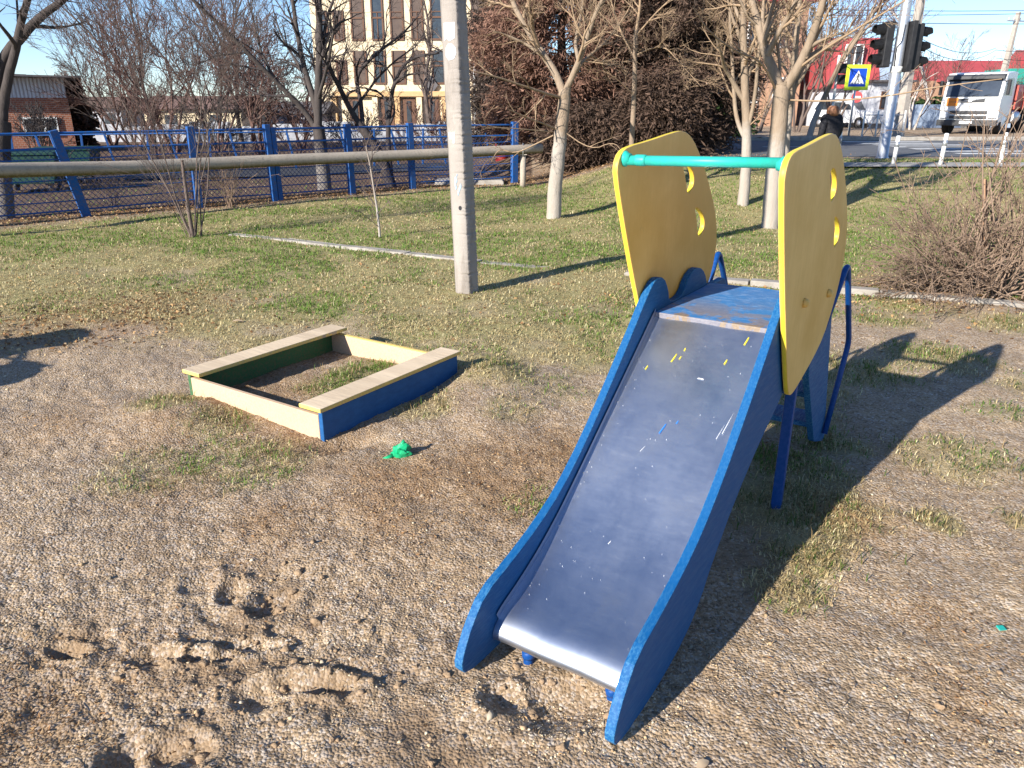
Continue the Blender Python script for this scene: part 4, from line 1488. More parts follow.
# --- things behind the fence
wl = thing('garden_wall', 'low pale whitewashed wall far behind the blue railing', 'wall', (at(330, 40), 40, 0), math.radians(4))
for i in range(16):
    MB().box((-16 + i * 2.02, 0, .32 + .06 * (i % 3)), (1.99, .12, .8 + .1 * (i % 3)), bev=.01).build('wall_panel', M['white_wall'], wl)
hz = [(98, 58, 3.2, 4.5, 1.55, 'white_wall', 'roof_old', 'tiny far white cottage with brown roof beside the brick shed'), (192, 50, 6.0, 5, 1.5, 'cream_wall', 'roof_old', 'low far cream cottage hidden behind the fanning shrub'), (268, 55, 7, 5, 1.2, 'white_wall', 'roof_grey', 'low far white house left of the cream building')]
for px, Y, w, d, h, wm, rm, lb in hz:
    o = thing('house', lb, 'house', (at(px, Y), Y, 0))
    MB().box((0, d / 2, h / 2), (w, d, h)).build('wall', M[wm], o)
    MB().prism([(-d / 2 - .4, 0), (d / 2 + .4, 0), (0, .8)], lambda a, b, t: (t, d / 2 + a, h + b), -w / 2 - .4, w / 2 + .4).build('roof', M[rm], o)
    for k in (-1, 1):
        MB().box((k * w * .23, -.02, h * .55), (.7, .08, .7)).build('window', M['darkglass'], o)
o = thing('lamp_post', 'slender white post standing far behind the long dark limb', 'lamp post', (at(269, 34), 34, 0))
MB().tube([(0, 0, -.1), (0, 0, 3.4)], .05, 8).build('pole', M['whitepaint'], o)
MB().box((.2, 0, 3.4), (.5, .12, .09), bev=.02).build('lamp_head', M['galv'], o)
o = thing('lamp_post', 'slender pale post right of the concrete pole beyond the railing', 'lamp post', (at(475, 33), 33, 0))
MB().tube([(0, 0, -.1), (0, 0, 3.3)], .05, 8).build('pole', M['whitepaint'], o)
MB().box((.2, 0, 3.3), (.5, .12, .09), bev=.02).build('lamp_head', M['galv'], o)
# red litter bin and a green container behind the fence
M['binred'] = simple('red_bin_plastic', (.36, .03, .03), (.28, .025, .03), .5, 5)
M['bingreen'] = simple('dark_green_bin_plastic', (.006, .038, .03), (.01, .05, .036), .6, 5)
b = W(502, 150, 21.5)
o = thing('litter_bin', 'small red litter bin beyond the right end of the blue fence', 'bin', (b[0], 21.5, 0))
MB().lathe([(.14, 0), (.17, .10), (.19, .82), (.20, .84), (.20, .88)], n=14).build('body', M['binred'], o)
MB().lathe([(.205, .885), (.19, .95), (.10, 1.0), (.02, 1.01)], n=14).build('lid', M['binred'], o)
for i, (px, Y, lb) in enumerate(((57, 17.5, 'dark green waste container behind the fence below the shed window'), (18, 15.8, 'dark green waste container behind the fence at the left edge'))):
    o = thing('waste_container', lb, 'container', (at(px, Y), Y, 0), .25)
    MB().prism([(-.52, .18), (.52, .18), (.62, .72), (-.62, .72)], lambda a, b, t: (a, t, b), -.45, .45, bev=.02).build('body', M['bingreen'], o)
    MB().prism([(-.64, .725), (.64, .725), (.60, .78), (-.60, .78)], lambda a, b, t: (a, t, b), -.48, .48, bev=.01).build('lid', M['bingreen'], o)
    for sx in (-.4, .4):
        for sy in (-.3, .3):
            MB().lathe([(.09, -.03), (.09, .03)], (sx, sy, .09), 10, 'X').build('wheel', M['black'], o)
# pale slab on the ground beside the pole
b = gp(470, 183.5)
o = MB().box((0, 0, .04), (1.5, .75, .10), bev=.015).build('concrete_slab', M['kerb'], None, jitter=.012)
o.location = (b[0], b[1], 0)
tag(o, 'flat pale concrete slab lying in the grass behind the concrete pole', 'slab')
b = gp(443, 186)

# --- houses across the road on the right
o = thing('orange_house', 'orange walled house with faded red roof behind the conifers', 'house', (at(745, 48), 48, .5))
MB().box((0, 4, 3.35), (6.2, 8, 6.9)).build('wall', M['orange_wall'], o)
MB().prism([(-.6, -.15), (8.6, -.15), (4, 3.2)], lambda a, b, t: (t, a, 6.9 + b), -5.2, 3.6).build('roof', M['roof_pink'], o)
for x in (-1.9, 0.2, 2.0):
    for z in (1.4, 4.4):
        f = MB().box((x, -.03, z + .65), (1.0, .08, 1.4)).build('window', M['whitepaint'], o)
        MB().box((x, -.08, z + .65), (.84, .03, 1.22)).build('pane', M['darkglass'], f)

x0, x1 = at(826, 46), at(884, 46)
o = thing('red_roofed_house', 'house with steep red metal mansard roof and white dormer window behind the crossing sign', 'house', (x0, 46, .5))
ww = x1 - x0
MB().box((ww / 2, 3.2, 1.0), (ww - .1, 6, 2.2)).build('wall', M['grey_wall'], o)
m = MB()
m.prism([(-.15, 2.1), (6.6, 2.1), (6.4, 4.6), (.55, 4.75)], lambda a, b, t: (t, a, b), -.2, ww - .55)
m.build('roof', M['roof_red'], o)
for k in range(12):
    pass
f = MB().box((ww * .36, .12, 3.65), (.95, .28, 1.5)).build('window', M['whitepaint'], o)
for sx in (-.22, .22):
    MB().box((ww * .36 + sx, -.03, 3.65), (.34, .03, 1.25)).build('pane', M['darkglass'], f)
MB().box((ww - .02, 2.6, 3.2), (1.1, 5, 2.0)).build('side_wall', M['bluegrey_wall'], o)

x0, x1 = at(869, 43), at(906, 43)
o = thing('grey_kiosk', 'small pale grey kiosk with one dark barred window behind the traffic light', 'kiosk', (x0, 43, .5))
ww = x1 - x0
MB().box((ww / 2, 1.2, 1.15), (ww, 2.4, 2.4)).build('wall', M['grey_wall'], o)
MB().box((ww / 2, 1.1, 2.40), (ww + .5, 2.9, .1)).build('roof', M['roof_grey'], o)
f = MB().box((ww * .42, -.03, 1.45), (.62, .08, .86)).build('window', M['brown_frame'], o)
m = MB().box((ww * .42, -.075, 1.45), (.52, .02, .76))
for k in range(3): m.box((ww * .42 - .15 + k * .15, -.095, 1.45), (.02, .02, .76))
m.build('pane', M['darkglass'], f)
wl2 = thing('yard_wall', 'long bluish grey yard wall between kiosk and white truck', 'wall', (at(905, 44), 44, .5))
for k in range(4):
    MB().box((.9 + k * 1.55, 0, .6), (1.52, .1, 1.3), bev=.01).build('wall_panel', M['bluegrey_wall'], wl2)

o = thing('long_house', 'long low house with red roof far behind the white truck', 'house', (at(992, 72), 72, .5))
MB().box((0, 3, 1.6), (12, 6, 3.4)).build('wall', M['orange_wall'], o)
m = MB().prism([(-.6, 0), (6.6, 0), (3, 1.9)], lambda a, b, t: (t, a, 3.2 + b), -5.4, 6.6)
m.prism([(-1.6, 0), (5, 0), (1.9, 2.6)], lambda a, b, t: (t, a, 3.3 + b), 2.2, 6.9)
m.build('roof', M['roof_red'], o)
for x in (-4, -1.5, 1, 3.5):
    MB().box((x, -.03, 1.9), (1.0, .08, 1.2)).build('window', M['darkglass'], o)

# ================================================================== ROAD
M['asphalt'] = simple('asphalt', (.135, .14, .15), (.10, .104, .112), .85, 2.0, bump=.3, bscale=90)
M['paving'] = simple('pavement_concrete', (.36, .34, .315), (.29, .275, .255), .9, 3, bump=.2, bscale=60)
M['roadpaint'] = simple('road_marking_paint', (.72, .72, .70), (.52, .52, .51), .8, 5)


def sheet(name, corners, z, mat, lift, n=1):
    mb = MB()
    mb.poly([(x, y, z + lift) for x, y in corners])
    o = mb.build(name, mat)
    return tag(o, kind='structure')


RZ = .55
sheet('road', [(.6, 20.9), (2.9, 20.6), (3.3, 17.75), (90, 17.75), (90, 26.6), (30, 26.6), (44, 90), (33, 90), (21.5, 26.6), (.6, 26.6)], RZ, M['asphalt'], .012)
mb = MB()
x = 3.0
while x < 40:
    mb.poly([(x, 22.1, RZ + .018), (x + 2.2, 22.1, RZ + .018), (x + 2.2, 22.28, RZ + .018), (x, 22.28, RZ + .018)])
    x += 4.0
for k in range(7):   # crossing stripes
    mb.poly([(10.6 + k * .0, 18.6 + k * 1.1, RZ + .018), (13.2, 18.6 + k * 1.1, RZ + .018), (13.2, 19.1 + k * 1.1, RZ + .018), (10.6, 19.1 + k * 1.1, RZ + .018)])
mb.poly([(15, 25.2, RZ + .018), (34, 25.2, RZ + .018), (34, 25.35, RZ + .018), (15, 25.35, RZ + .018)])
tag(mb.build('road_markings', M['roadpaint']), kind='structure')
# walking path along the road, following the gentle rise
def strip(name, x0, x1, y0, y1, mat, lift, nx=60, ny=6):
    xs = np.linspace(x0, x1, nx); ys = np.linspace(y0, y1, ny)
    X, Y = np.meshgrid(xs, ys)
    Z = base_h(X, Y) + lift
    V = np.c_[X.ravel(), Y.ravel(), Z.ravel()]
    F = [(j * nx + i, j * nx + i + 1, (j + 1) * nx + i + 1, (j + 1) * nx + i) for j in range(ny - 1) for i in range(nx - 1)]
    return tag(link(name, np_mesh(name, V, F, mat)), kind='structure')


strip('path', 5.2, 60, 15.40, 15.95, M['paving'], .035)
def kerb_run(name, pts, z):
    mb = MB()
    for a, b in zip(pts[:-1], pts[1:]):
        a = np.array(a); b = np.array(b)
        d = b - a
        c = (a + b) / 2
        mb.box((c[0], c[1], z), (np.linalg.norm(d) - .004, .14, .26), rz=math.atan2(d[1], d[0]), bev=.015)
    return tag(mb.build(name, M['kerb']), kind='structure')


kerb_run('road_kerb', [(.6 + i * 3.0, 26.68) for i in range(7)] + [(21.6, 27.2)] + [(21.6 + .1829 * k * 3, 27.2 + 3 * k) for k in range(1, 14)], RZ)
M['shade_band'] = simple('painted_shade_band', (.055, .056, .06), (.04, .041, .045), .8, 1.5)  # dark tone that stands for the bluish shadow on the ground
sheet('shade_strip', [(-30, 16.5), (-14, 16.9), (-6, 19.0), (-1.2, 21.4), (-1.2, 24.4), (-7, 21.6), (-14, 19.6), (-30, 19.2)], 0, M['shade_band'], .03)  # dark sheet painting the shadow band behind the fence

# ================================================================== STREET FURNITURE ON THE RIGHT
# traffic light pole
b = gp(882, 158)
tl = thing('traffic_light', 'galvanised pole with two black traffic light heads facing sideways beside the road', 'traffic light', b)
MB().lathe([(.135, -.1), (.135, .02), (.115, .03), (.105, 3.0), (.085, 6.5)], n=18).build('pole', M['galv'], tl)


def signal_head(x0, zc, side, y=0):
    """housing with three visored lamps that shine sideways (side = -1 left, 1 right)"""
    hd = MB().box((x0, y, zc), (.17, .30, .88), bev=.02).build('signal_head', M['black'], tl)
    for k in (-1, 0, 1):
        z = zc + k * .285
        m = MB()
        # hooded visor: a tube open at the bottom
        ring0, ring1 = [], []
        for i in range(15):
            a = math.radians(-40 + 260 * i / 14)
            ring0.append(m.bm.verts.new((x0 + side * .075, y + .125 * math.cos(a), z + .125 * math.sin(a))))
            L = .21 if math.sin(a) > -.2 else .12
            ring1.append(m.bm.verts.new((x0 + side * (.075 + L), y + .118 * math.cos(a), z + .118 * math.sin(a) - .02)))
        for i in range(14):
            m.bm.faces.new([ring0[i], ring0[i + 1], ring1[i + 1], ring1[i]])
        bmesh.ops.solidify(m.bm, geom=m.bm.faces[:], thickness=.008)
        m.build('visor', M['black'], hd)
        MB().lathe([(.10, .086 * side), (.09, .10 * side), (.02, .112 * side)], (x0, y, z), 14, 'X').build('lens', M['darkglass'], hd)
    return hd


kx = b[1] * .94 / FPX
zc = W(885, 46, b[1])[2] - b[2]
signal_head(-.31, zc + .02, -1, -.02)
MB().box((-.15, 0, zc + .36), (.22, .05, .05)).box((-.15, 0, zc - .33), (.22, .05, .05)).build('bracket', M['galv'], tl)
signal_head(.335, zc - .02, 1, .05)
MB().box((.165, -.02, zc - .02), (.10, .40, .98), bev=.01).build('back_plate', M['black'], tl)
MB().tube([(.0, -.112, zc + .4), (-.03, -.125, zc + .1), (-.115, -.10, zc - .05), (-.10, -.11, zc - .4)], .010, 6).build('cable', M['black'], tl)
MB().lathe([(.118, -.06), (.118, .06)], (0, 0, zc - .46), 16).build('collar', M['whitepaint'], tl)

# bollards
for i, (px, py, h, lb) in enumerate(((893, 165.5, .56, 'white bollard right of the traffic light pole'), (940, 166, .62, 'white bollard in front of the white truck'), (1000, 165.5, .62, 'white bollard at the right behind the leafless bush'), (836, 168, .75, 'grey bollard beside the right yellow panel'))):
    b = gp(px, py)
    o = thing('bollard', lb, 'bollard', b)
    o.rotation_euler = (0, .03 if i in (0, 1) else -.02, 0)
    MB().lathe([(.040, -.1), (.040, h - .015), (.034, h), (.015, h + .004)], n=14).build('post', M['whitepaint'] if i < 3 else M['galv'], o)
    MB().lathe([(.042, h * .62), (.042, h * .80)], n=14).build('band', M['galv'], o)

# pedestrian crossing sign
M['sign_green'] = simple('yellow_green_sign', (.62, .78, .04), (.58, .74, .04), .4, 3)
M['sign_blue'] = simple('blue_sign', (.01, .06, .42), (.012, .065, .44), .4, 3)
YS = 27.6
c = W(857.5, 77.5, YS)
zg = RZ
sg = thing('crossing_sign', 'square pedestrian crossing sign, white triangle on blue with yellow green border', 'sign', (c[0], YS, zg))
zc = c[2] - zg
MB().tube([(0, .05, -.1), (0, .05, zc + .45)], .035, 10).build('post', M['galv'], sg)
H_ = .40
pl_ = MB().box((0, 0, zc), (H_ * 2, .03, H_ * 2), bev=.01)
pl_.mi = 1
pl_.box((0, -.018, zc), (H_ * 1.42, .006, H_ * 1.42))
pl_.mi = 2
pl_.prism([(-.235, -.20), (.235, -.20), (0, .22)], lambda a, b, t: (a, t, zc + b), -.026, -.0215)
pl_.mi = 3
def wp(pts): pl_.prism(pts, lambda a, b, t: (a, t, zc + b), -.031, -.0265)
wp([(.005 + .024 * math.cos(a), .10 + .024 * math.sin(a)) for a in [k * .785 for k in range(8)]])
wp([(-.025, .07), (.03, .07), (.022, -.03), (-.02, -.03)])
wp([(-.02, -.035), (.005, -.035), (-.05, -.16), (-.075, -.16)])
wp([(.0, -.035), (.022, -.035), (.075, -.15), (.05, -.16)])
wp([(.032, .065), (.035, .045), (.075, .0), (.068, -.012)][::-1])
wp([(-.027, .065), (-.03, .045), (-.07, .0), (-.062, -.012)])
for k in range(4):
    wp([(-.20 + k * .105, -.192), (-.15 + k * .105, -.192), (-.145 + k * .10, -.168), (-.185 + k * .10, -.168)])
pl_.build('sign_plate', [M['sign_green'], M['sign_blue'], M['whitepaint'], M['black']], sg)

# pedestrian signal on a white post
c = W(841, 74, 28.4)
ps = thing('pedestrian_signal', 'dark pedestrian signal on a pale post left of the crossing sign', 'traffic light', (c[0], 28.4, RZ))
zc = c[2] - RZ
MB().tube([(-.12, .05, -.1), (-.12, .05, zc + .6)], .045, 10).build('post', M['whitepaint'], ps)
hd = MB().box((.04, 0, zc + .18), (.22, .2, .32), bev=.02).box((.04, 0, zc - .18), (.22, .2, .32), bev=.02).build('signal_head', M['black'], ps)
for k in (.18, -.18):
    MB().lathe([(.10, .11), (.115, .24)], (.04, 0, zc + k), 12, 'X').build('visor', M['black'], hd)

# round red sign on its post
M['sign_red'] = simple('faded_red_sign', (.62, .10, .10), (.55, .085, .09), .5, 4)
c = W(857, 97, 32)
rs = thing('round_sign', 'small round red road sign on a white post below the crossing sign', 'sign', (c[0], 32, RZ))
zc = c[2] - RZ
MB().tube([(-.12, .03, -.1), (-.12, .03, zc + .2)], .035, 8).build('post', M['whitepaint'], rs)
pl_ = MB().lathe([(.21, -.012), (.21, .012)], (0, 0, zc), 20, 'Y')
pl_.mi = 1
pl_.box((0, -.016, zc), (.28, .008, .07))
pl_.build('sign_plate', [M['sign_red'], M['whitepaint']], rs)
c = W(850, 101, 32.4)
MB().box((c[0] - rs.location.x, .42, c[2] - RZ), (.30, .02, .22)).build('plate', M['whitepaint'], rs)

# crossed bar railing across the road
x0 = at(852, 28.2)
xr = at(906, 28.2)
rr_ = thing('guard_railing', 'grey crossed bar guard railing on the far side of the road', 'railing', (x0, 28.2, RZ))
nb = 4
wv_ = (xr - x0) / nb
for k in range(nb + 1):
    MB().tube([(k * wv_, 0, -.1), (k * wv_, 0, .95)], .03, 8).build('post', M['whitepaint'], rr_)
for k in range(nb):
    if k == 0: continue
    MB().tube([(k * wv_ + .03, 0, .80), ((k + 1) * wv_ - .03, 0, .80)], .018, 6).tube([(k * wv_ + .03, .0, .10), ((k + 1) * wv_ - .03, .0, .76)], .014, 6).tube([(k * wv_ + .03, .035, .76), ((k + 1) * wv_ - .03, .035, .10)], .014, 6).build('cross_bars', M['galv'], rr_)

# concrete utility poles
def upole(px, Y, H, name, label, lean=0, r=.16):
    x = at(px, Y)
    o = thing(name, label, 'pole', (x, Y, float(base_h(x, Y))), .3)
    mb = MB()
    n0 = 0
    A = []
    for (z, w) in ((-.2, r), (H, r * .55)):
        A.append([mb.bm.verts.new((sx * w * q + lean * max(z, 0), sy * w, z)) for sx, sy, q in ((-1, -1, .7), (1, -1, .7), (1, 1, 1), (-1, 1, 1))])
    for k in range(4): mb.bm.faces.new([A[0][k], A[0][(k + 1) % 4], A[1][(k + 1) % 4], A[1][k]])
    mb.bm.faces.new(A[1])
    bmesh.ops.recalc_face_normals(mb.bm, faces=mb.bm.faces)
    mb.build('shaft', M['concrete'], o)
    m = MB().box((lean * (H - .5), 0, H - .5), (1.5, .08, .08), bev=.01)
    m.build('crossarm', M['galv'], o)
    for k in (-.65, -.25, .25, .65):
        MB().lathe([(.02, 0), (.045, .04), (.03, .08), (.045, .11), (.02, .15)], (lean * (H - .5) + k, 0, H - .46), 8).build('insulator', M['whitepaint'], o)
    return o


upole(903, 30, 8.5, 'utility_pole', 'thick concrete utility pole just behind the galvanised traffic light pole')
upole(994, 52, 6.6, 'utility_pole', 'leaning concrete utility pole beyond the white truck', .06, .20)
# wires across the top right sky
wires = [((915, 30, 8.0), (1003, 52, 6.0)), ((915, 30, 7.0), (1003, 52, 5.6)), ((915, 30, 6.3), (1003, 52, 5.2))]
px0 = at(903, 30)
px1 = at(994, 52) + .37
def wire(a, b, sag, lb, r=.014):
    a = np.array(a); b = np.array(b)
    pts = []
    for k in range(17):
        t_ = k / 16
        p = a * (1 - t_) + b * t_
        p[2] -= sag * 4 * t_ * (1 - t_)
        pts.append(p)
    o = MB().tube([p - pts[0] for p in pts], r, 4).build('overhead_wire', M['black'])
    o.location = pts[0]
    tag(o, lb, 'wire', 'overhead wires at upper right')
def wz(px, py, Y):
    return W(px, py, Y)
lab = 'thin black overhead wire crossing the sky at upper right'
for (a, b, sag) in [((770, 8, 34), (1200, 2, 60), .3), ((700, 14, 34), (1200, 6, 60), .25), ((860, 22, 34), (1200, 18, 60), .2), ((906, 30, 30), (996, 48, 52), .5), ((906, 36, 30), (996, 50, 52), .7), ((996, 50, 52), (1150, 15, 40), .6), ((996, 58, 52), (1150, 40, 45), .5), ((790, 40, 36), (906, 20, 30), .3)]:
    wire(wz(*a), wz(*b), sag, lab)

# ================================================================== VEHICLES
M['truck_white'] = simple('white_truck_paint', (.78, .78, .77), (.72, .72, .71), .3, 2, spec=.5)
M['truck_grey'] = simple('dark_grey_plastic', (.05, .052, .055), (.07, .07, .072), .6, 6)
M['tyre'] = simple('black_tyre_rubber', (.02, .02, .02), (.035, .033, .03), .85, 14)
M['orange_plate'] = simple('orange_hazard_plate', (.80, .26, .04), (.74, .22, .03), .5, 4)
M['truck_red'] = simple('red_tank_paint', (.48, .085, .06), (.40, .07, .05), .45, 2)
M['tarp'] = simple('teal_tarpaulin', (.03, .26, .20), (.04, .32, .25), .6, 3)
M['lampglass'] = simple('headlamp_glass', (.70, .72, .74), (.6, .62, .64), .15, 6, spec=.6)
M['glass_blue'] = simple('windscreen_glass', (.02, .03, .05), (.035, .05, .075), .2, 1.5, spec=.4)

TY = 33.5
tx = at(969, TY)
TKS = .93
tk = thing('truck', 'white truck with orange hazard plate, and red body driving towards us', 'truck', (tx, TY, RZ), math.radians(-46))
# local: +y goes back along the truck, front face at y = 0
# cab side profile extruded across
cabp = [(.0, .38), (.0, .95), (-.04, 1.0), (-.04, 1.45), (.06, 1.62), (.22, 2.35), (.34, 2.55), (1.2, 2.62), (1.75, 2.6), (1.8, .85), (1.45, .8), (1.40, .55), (.35, .5), (.30, .38)]
cab = MB().prism(cabp, lambda a, b, t: (t, a, b), -1.19, 1.19, bev=.035).build('cab', M['truck_white'], tk)
MB().prism([(.045, 1.58), (.245, 2.36), (.20, 2.36), (.0, 1.58)], lambda a, b, t: (t, a - .012, b), -1.06, 1.06).build('windscreen', M['glass_blue'], cab)
MB().prism([(.24, 2.34), (.30, 2.50), (.02, 2.42), (-.02, 2.30)], lambda a, b, t: (t, a - .02, b), -1.16, 1.16, bev=.01).build('sun_visor', M['truck_grey'], cab)
m = MB()
for z, h in ((1.42, .16), (.92, .12), (.72, .12)):
    m.box((0, -.055, z), (1.5 if z < 1.2 else 1.15, .05, h), bev=.01)
m.build('grille', M['truck_grey'], cab)
m = MB().tube([(-.62, -.09, 1.34), (.62, -.09, 1.50)], .018, 6)
m.lathe([(.075, -.012), (.095, -.012), (.095, .012), (.075, .012)], (0, -.095, 1.42), 18, 'Y')
m.build('emblem', M['galv'], cab)
bm_ = MB().box((0, -.06, .48), (2.44, .22, .26), bev=.03).build('bumper', M['truck_grey'], cab)
for s in (-1, 1):
    MB().box((s * .98, -.075, .80), (.34, .07, .26), bev=.04).build('headlight', M['lampglass'], cab)
    MB().box((s * 1.36, .12, 1.95), (.12, .16, .62), bev=.03).box((s * 1.26, .16, 2.2), (.2, .05, .05)).build('mirror', M['black'], cab)
    dr = MB().prism([(.30, 1.62), (.44, 2.32), (1.35, 2.34), (1.40, 1.62)], lambda a, b, t: (t, a, b), s * 1.192, s * 1.205).build('side_window', M['glass_blue'], cab)
    MB().lathe([(.50, -.14), (.50, .14)], (s * 1.04, .95, .50), 24, 'X').build('wheel', M['tyre'], tk)
    MB().lathe([(.28, -.01), (.20, .02), (.10, .03)] if s > 0 else [(.28, .01), (.20, -.02), (.10, -.03)], (s * 1.185, .95, .50), 18, 'X').build('wheel_hub', M['galv'], tk)
    for yy in (4.6, 5.8):
        MB().lathe([(.50, -.25), (.50, .25)], (s * .95, yy, .50), 24, 'X').build('wheel', M['tyre'], tk)
for sx in (-.55, .0, .5):
    MB().tube([(sx, -.02, 1.60), (sx + .42, .045, 1.72)], .012, 5).build('wiper', M['black'], cab)
MB().box((-.72, -.085, 1.36), (.46, .02, .34), bev=.005).build('hazard_plate', M['orange_plate'], cab)
MB().box((-.72, -.0985, 1.36), (.44, .004, .012)).build('plate_line', M['black'], cab)
MB().box((0, -.176, .50), (.52, .014, .12), bev=.004).build('licence_plate', M['whitepaint'], cab)
m = MB()
for sx in (-.42, .42): m.box((sx, 4.0, .85), (.12, 5.6, .24))
m.build('chassis', M['truck_grey'], tk)
# red tank body with ribs
m = MB()
m.prism([(1.15, 1.10), (1.22, 1.8), (1.18, 2.1), (-1.18, 2.1), (-1.22, 1.8), (-1.15, 1.10), (-.8, .98), (.8, .98)], lambda a, b, t: (a, t, b), 2.0, 7.2, bev=.04)
for yy in (2.02, 3.3, 4.6, 5.9, 7.1):
    for s in (-1, 1): m.box((s * 1.24, yy, 1.55), (.07, .12, 1.0))
m.build('tank_body', M['truck_red'], tk)
for s in (-1, 1):
    MB().lathe([(.27, -.5), (.29, -.48), (.29, .48), (.27, .5)], (s * 1.0, 2.6, .72), 16, 'Y').build('fuel_tank', M['galv'], tk)

tk.scale = (TKS, TKS, TKS)
o = thing('market_stall', 'stall with teal sheet roof at the right edge behind the truck', 'stall', (at(1019, 60), 60, RZ))
MB().box((0, 1.2, 1.2), (2.6, 2.4, 2.6), bev=.02).build('wall', M['grey_wall'], o)
MB().prism([(-1.7, 2.6), (1.7, 2.6), (1.5, 3.7), (-1.5, 3.7)], lambda a, b, t: (a, t, b), -.4, 2.8, bev=.03).build('roof', M['tarp'], o)
# white car far behind the person
CY = 44.5
cx_ = at(851, CY)
car = thing('parked_car', 'white estate car parked beyond the road below the round red sign', 'car', (cx_, CY, RZ - .05), math.radians(28))
cp_ = [(-2.1, .30), (-2.12, .62), (-2.0, .85), (-1.05, .98), (-.45, 1.42), (1.55, 1.46), (2.0, .98), (2.12, .85), (2.1, .30)]
MB().prism(cp_, lambda a, b, t: (t, a, b), -.84, .84, bev=.06).build('body', M['truck_white'], car)
MB().prism([(-1.0, .99), (-.47, 1.38), (-.50, 1.38), (-1.04, .99)], lambda a, b, t: (t, a - .03, b + .01), -.72, .72).build('windscreen', M['darkglass'], car)
for s in (-1, 1):
    MB().prism([(-.85, .98), (-.42, 1.36), (.45, 1.38), (.45, .98)], lambda a, b, t: (t, a, b), s * .842, s * .852).build('side_window', M['darkglass'], car)
    MB().prism([(.52, .98), (.52, 1.38), (1.5, 1.38), (1.8, .98)], lambda a, b, t: (t, a, b), s * .842, s * .852).build('side_window', M['darkglass'], car)
    MB().box((s * .62, -2.11, .68), (.32, .06, .16), bev=.02).build('headlight', M['lampglass'], car)
    for yy in (-1.3, 1.35):
        w_ = MB().lathe([(.31, -.1), (.31, .1)], (s * .76, yy, .31), 20, 'X').build('wheel', M['tyre'], car)
        MB().lathe([(.18, -.005), (.06, .012)] if s > 0 else [(.18, .005), (.06, -.012)], (s * .862, yy, .31), 14, 'X').build('rim', M['galv'], w_)
MB().tube([(-.7, -.2, 1.50), (-.7, 1.3, 1.52)], .02, 5).tube([(.7, -.2, 1.50), (.7, 1.3, 1.52)], .02, 5).build('roof_rack', M['black'], car)
MB().box((0, -2.13, .45), (.5, .02, .11)).build('licence_plate', M['whitepaint'], car)

# ================================================================== PERSON
M['skin'] = simple('skin', (.52, .30, .20), (.48, .27, .18), .5, 20)
M['jacket'] = simple('black_jacket_cloth', (.010, .010, .014), (.018, .018, .022), .8, 25, bump=.3, bscale=40)
M['trouser'] = simple('dark_trouser_cloth', (.02, .022, .03), (.03, .032, .042), .85, 25)
M['hair'] = simple('reddish_brown_hair', (.24, .11, .055), (.17, .075, .04), .6, 40, stretch=(1, 1, .2))


def skin_mesh(name, verts, edges, radii, mat, parent, root=0, sub=2):
    me = bpy.data.meshes.new(name + '_src')
    me.from_pydata([Vector(v) for v in verts], edges, [])
    o = bpy.data.objects.new(name, me)
    COL.objects.link(o)
    md = o.modifiers.new('Skin', 'SKIN')
    for i, r in enumerate(radii):
        me.skin_vertices[0].data[i].radius = (r, r) if not isinstance(r, tuple) else r
        me.skin_vertices[0].data[i].use_root = (i == root)
    md2 = o.modifiers.new('Sub', 'SUBSURF')
    md2.levels = md2.render_levels = sub
    dg = bpy.context.evaluated_depsgraph_get()
    ev = o.evaluated_get(dg)
    nm = bpy.data.meshes.new_from_object(ev)
    bpy.data.objects.remove(o)
    for p in nm.polygons: p.use_smooth = True
    nm.materials.clear()
    nm.materials.append(mat)
    return link(name, nm, parent)


pyY = 13.6
pxx = at(834, pyY)
pz = float(base_h(pxx, pyY))
person = thing('person', 'person with reddish brown hair and black jacket walking behind the right yellow panel', 'person', (pxx, pyY, pz), .25)
Hh = 1.40
k = Hh / 1.7
# mid stride, seen from behind: +y is the walking direction
J = {'pelvis': (0, 0, .92), 'waist': (0, .01, 1.08), 'chest': (0, .03, 1.28), 'neck': (0, .05, 1.45), 'head': (0, .08, 1.56), 'top': (0, .085, 1.66),
     'sl': (-.17, .03, 1.40), 'el': (-.24, -.03, 1.14), 'wl': (-.23, .08, .92), 'sr': (.17, .03, 1.40), 'er': (.24, .06, 1.14), 'wr': (.22, .20, .95),
     'hl': (-.09, 0, .90), 'kl': (-.10, .13, .50), 'al': (-.10, .10, .09), 'tl': (-.11, .24, .03), 'hr': (.09, 0, .90), 'kr': (.09, -.04, .50), 'ar': (.09, -.22, .12), 'tr': (.10, -.09, .03)}
names = list(J)
E_ = [('pelvis', 'waist'), ('waist', 'chest'), ('chest', 'neck'), ('neck', 'head'), ('head', 'top'), ('chest', 'sl'), ('sl', 'el'), ('el', 'wl'), ('chest', 'sr'), ('sr', 'er'), ('er', 'wr'), ('pelvis', 'hl'), ('hl', 'kl'), ('kl', 'al'), ('al', 'tl'), ('pelvis', 'hr'), ('hr', 'kr'), ('kr', 'ar'), ('ar', 'tr')]
R_ = {'pelvis': .12, 'waist': .11, 'chest': .12, 'neck': .052, 'head': .085, 'top': .06, 'sl': .055, 'el': .042, 'wl': .032, 'sr': .055, 'er': .042, 'wr': .032, 'hl': .085, 'kl': .058, 'al': .042, 'tl': .035, 'hr': .085, 'kr': .058, 'ar': .042, 'tr': .035}
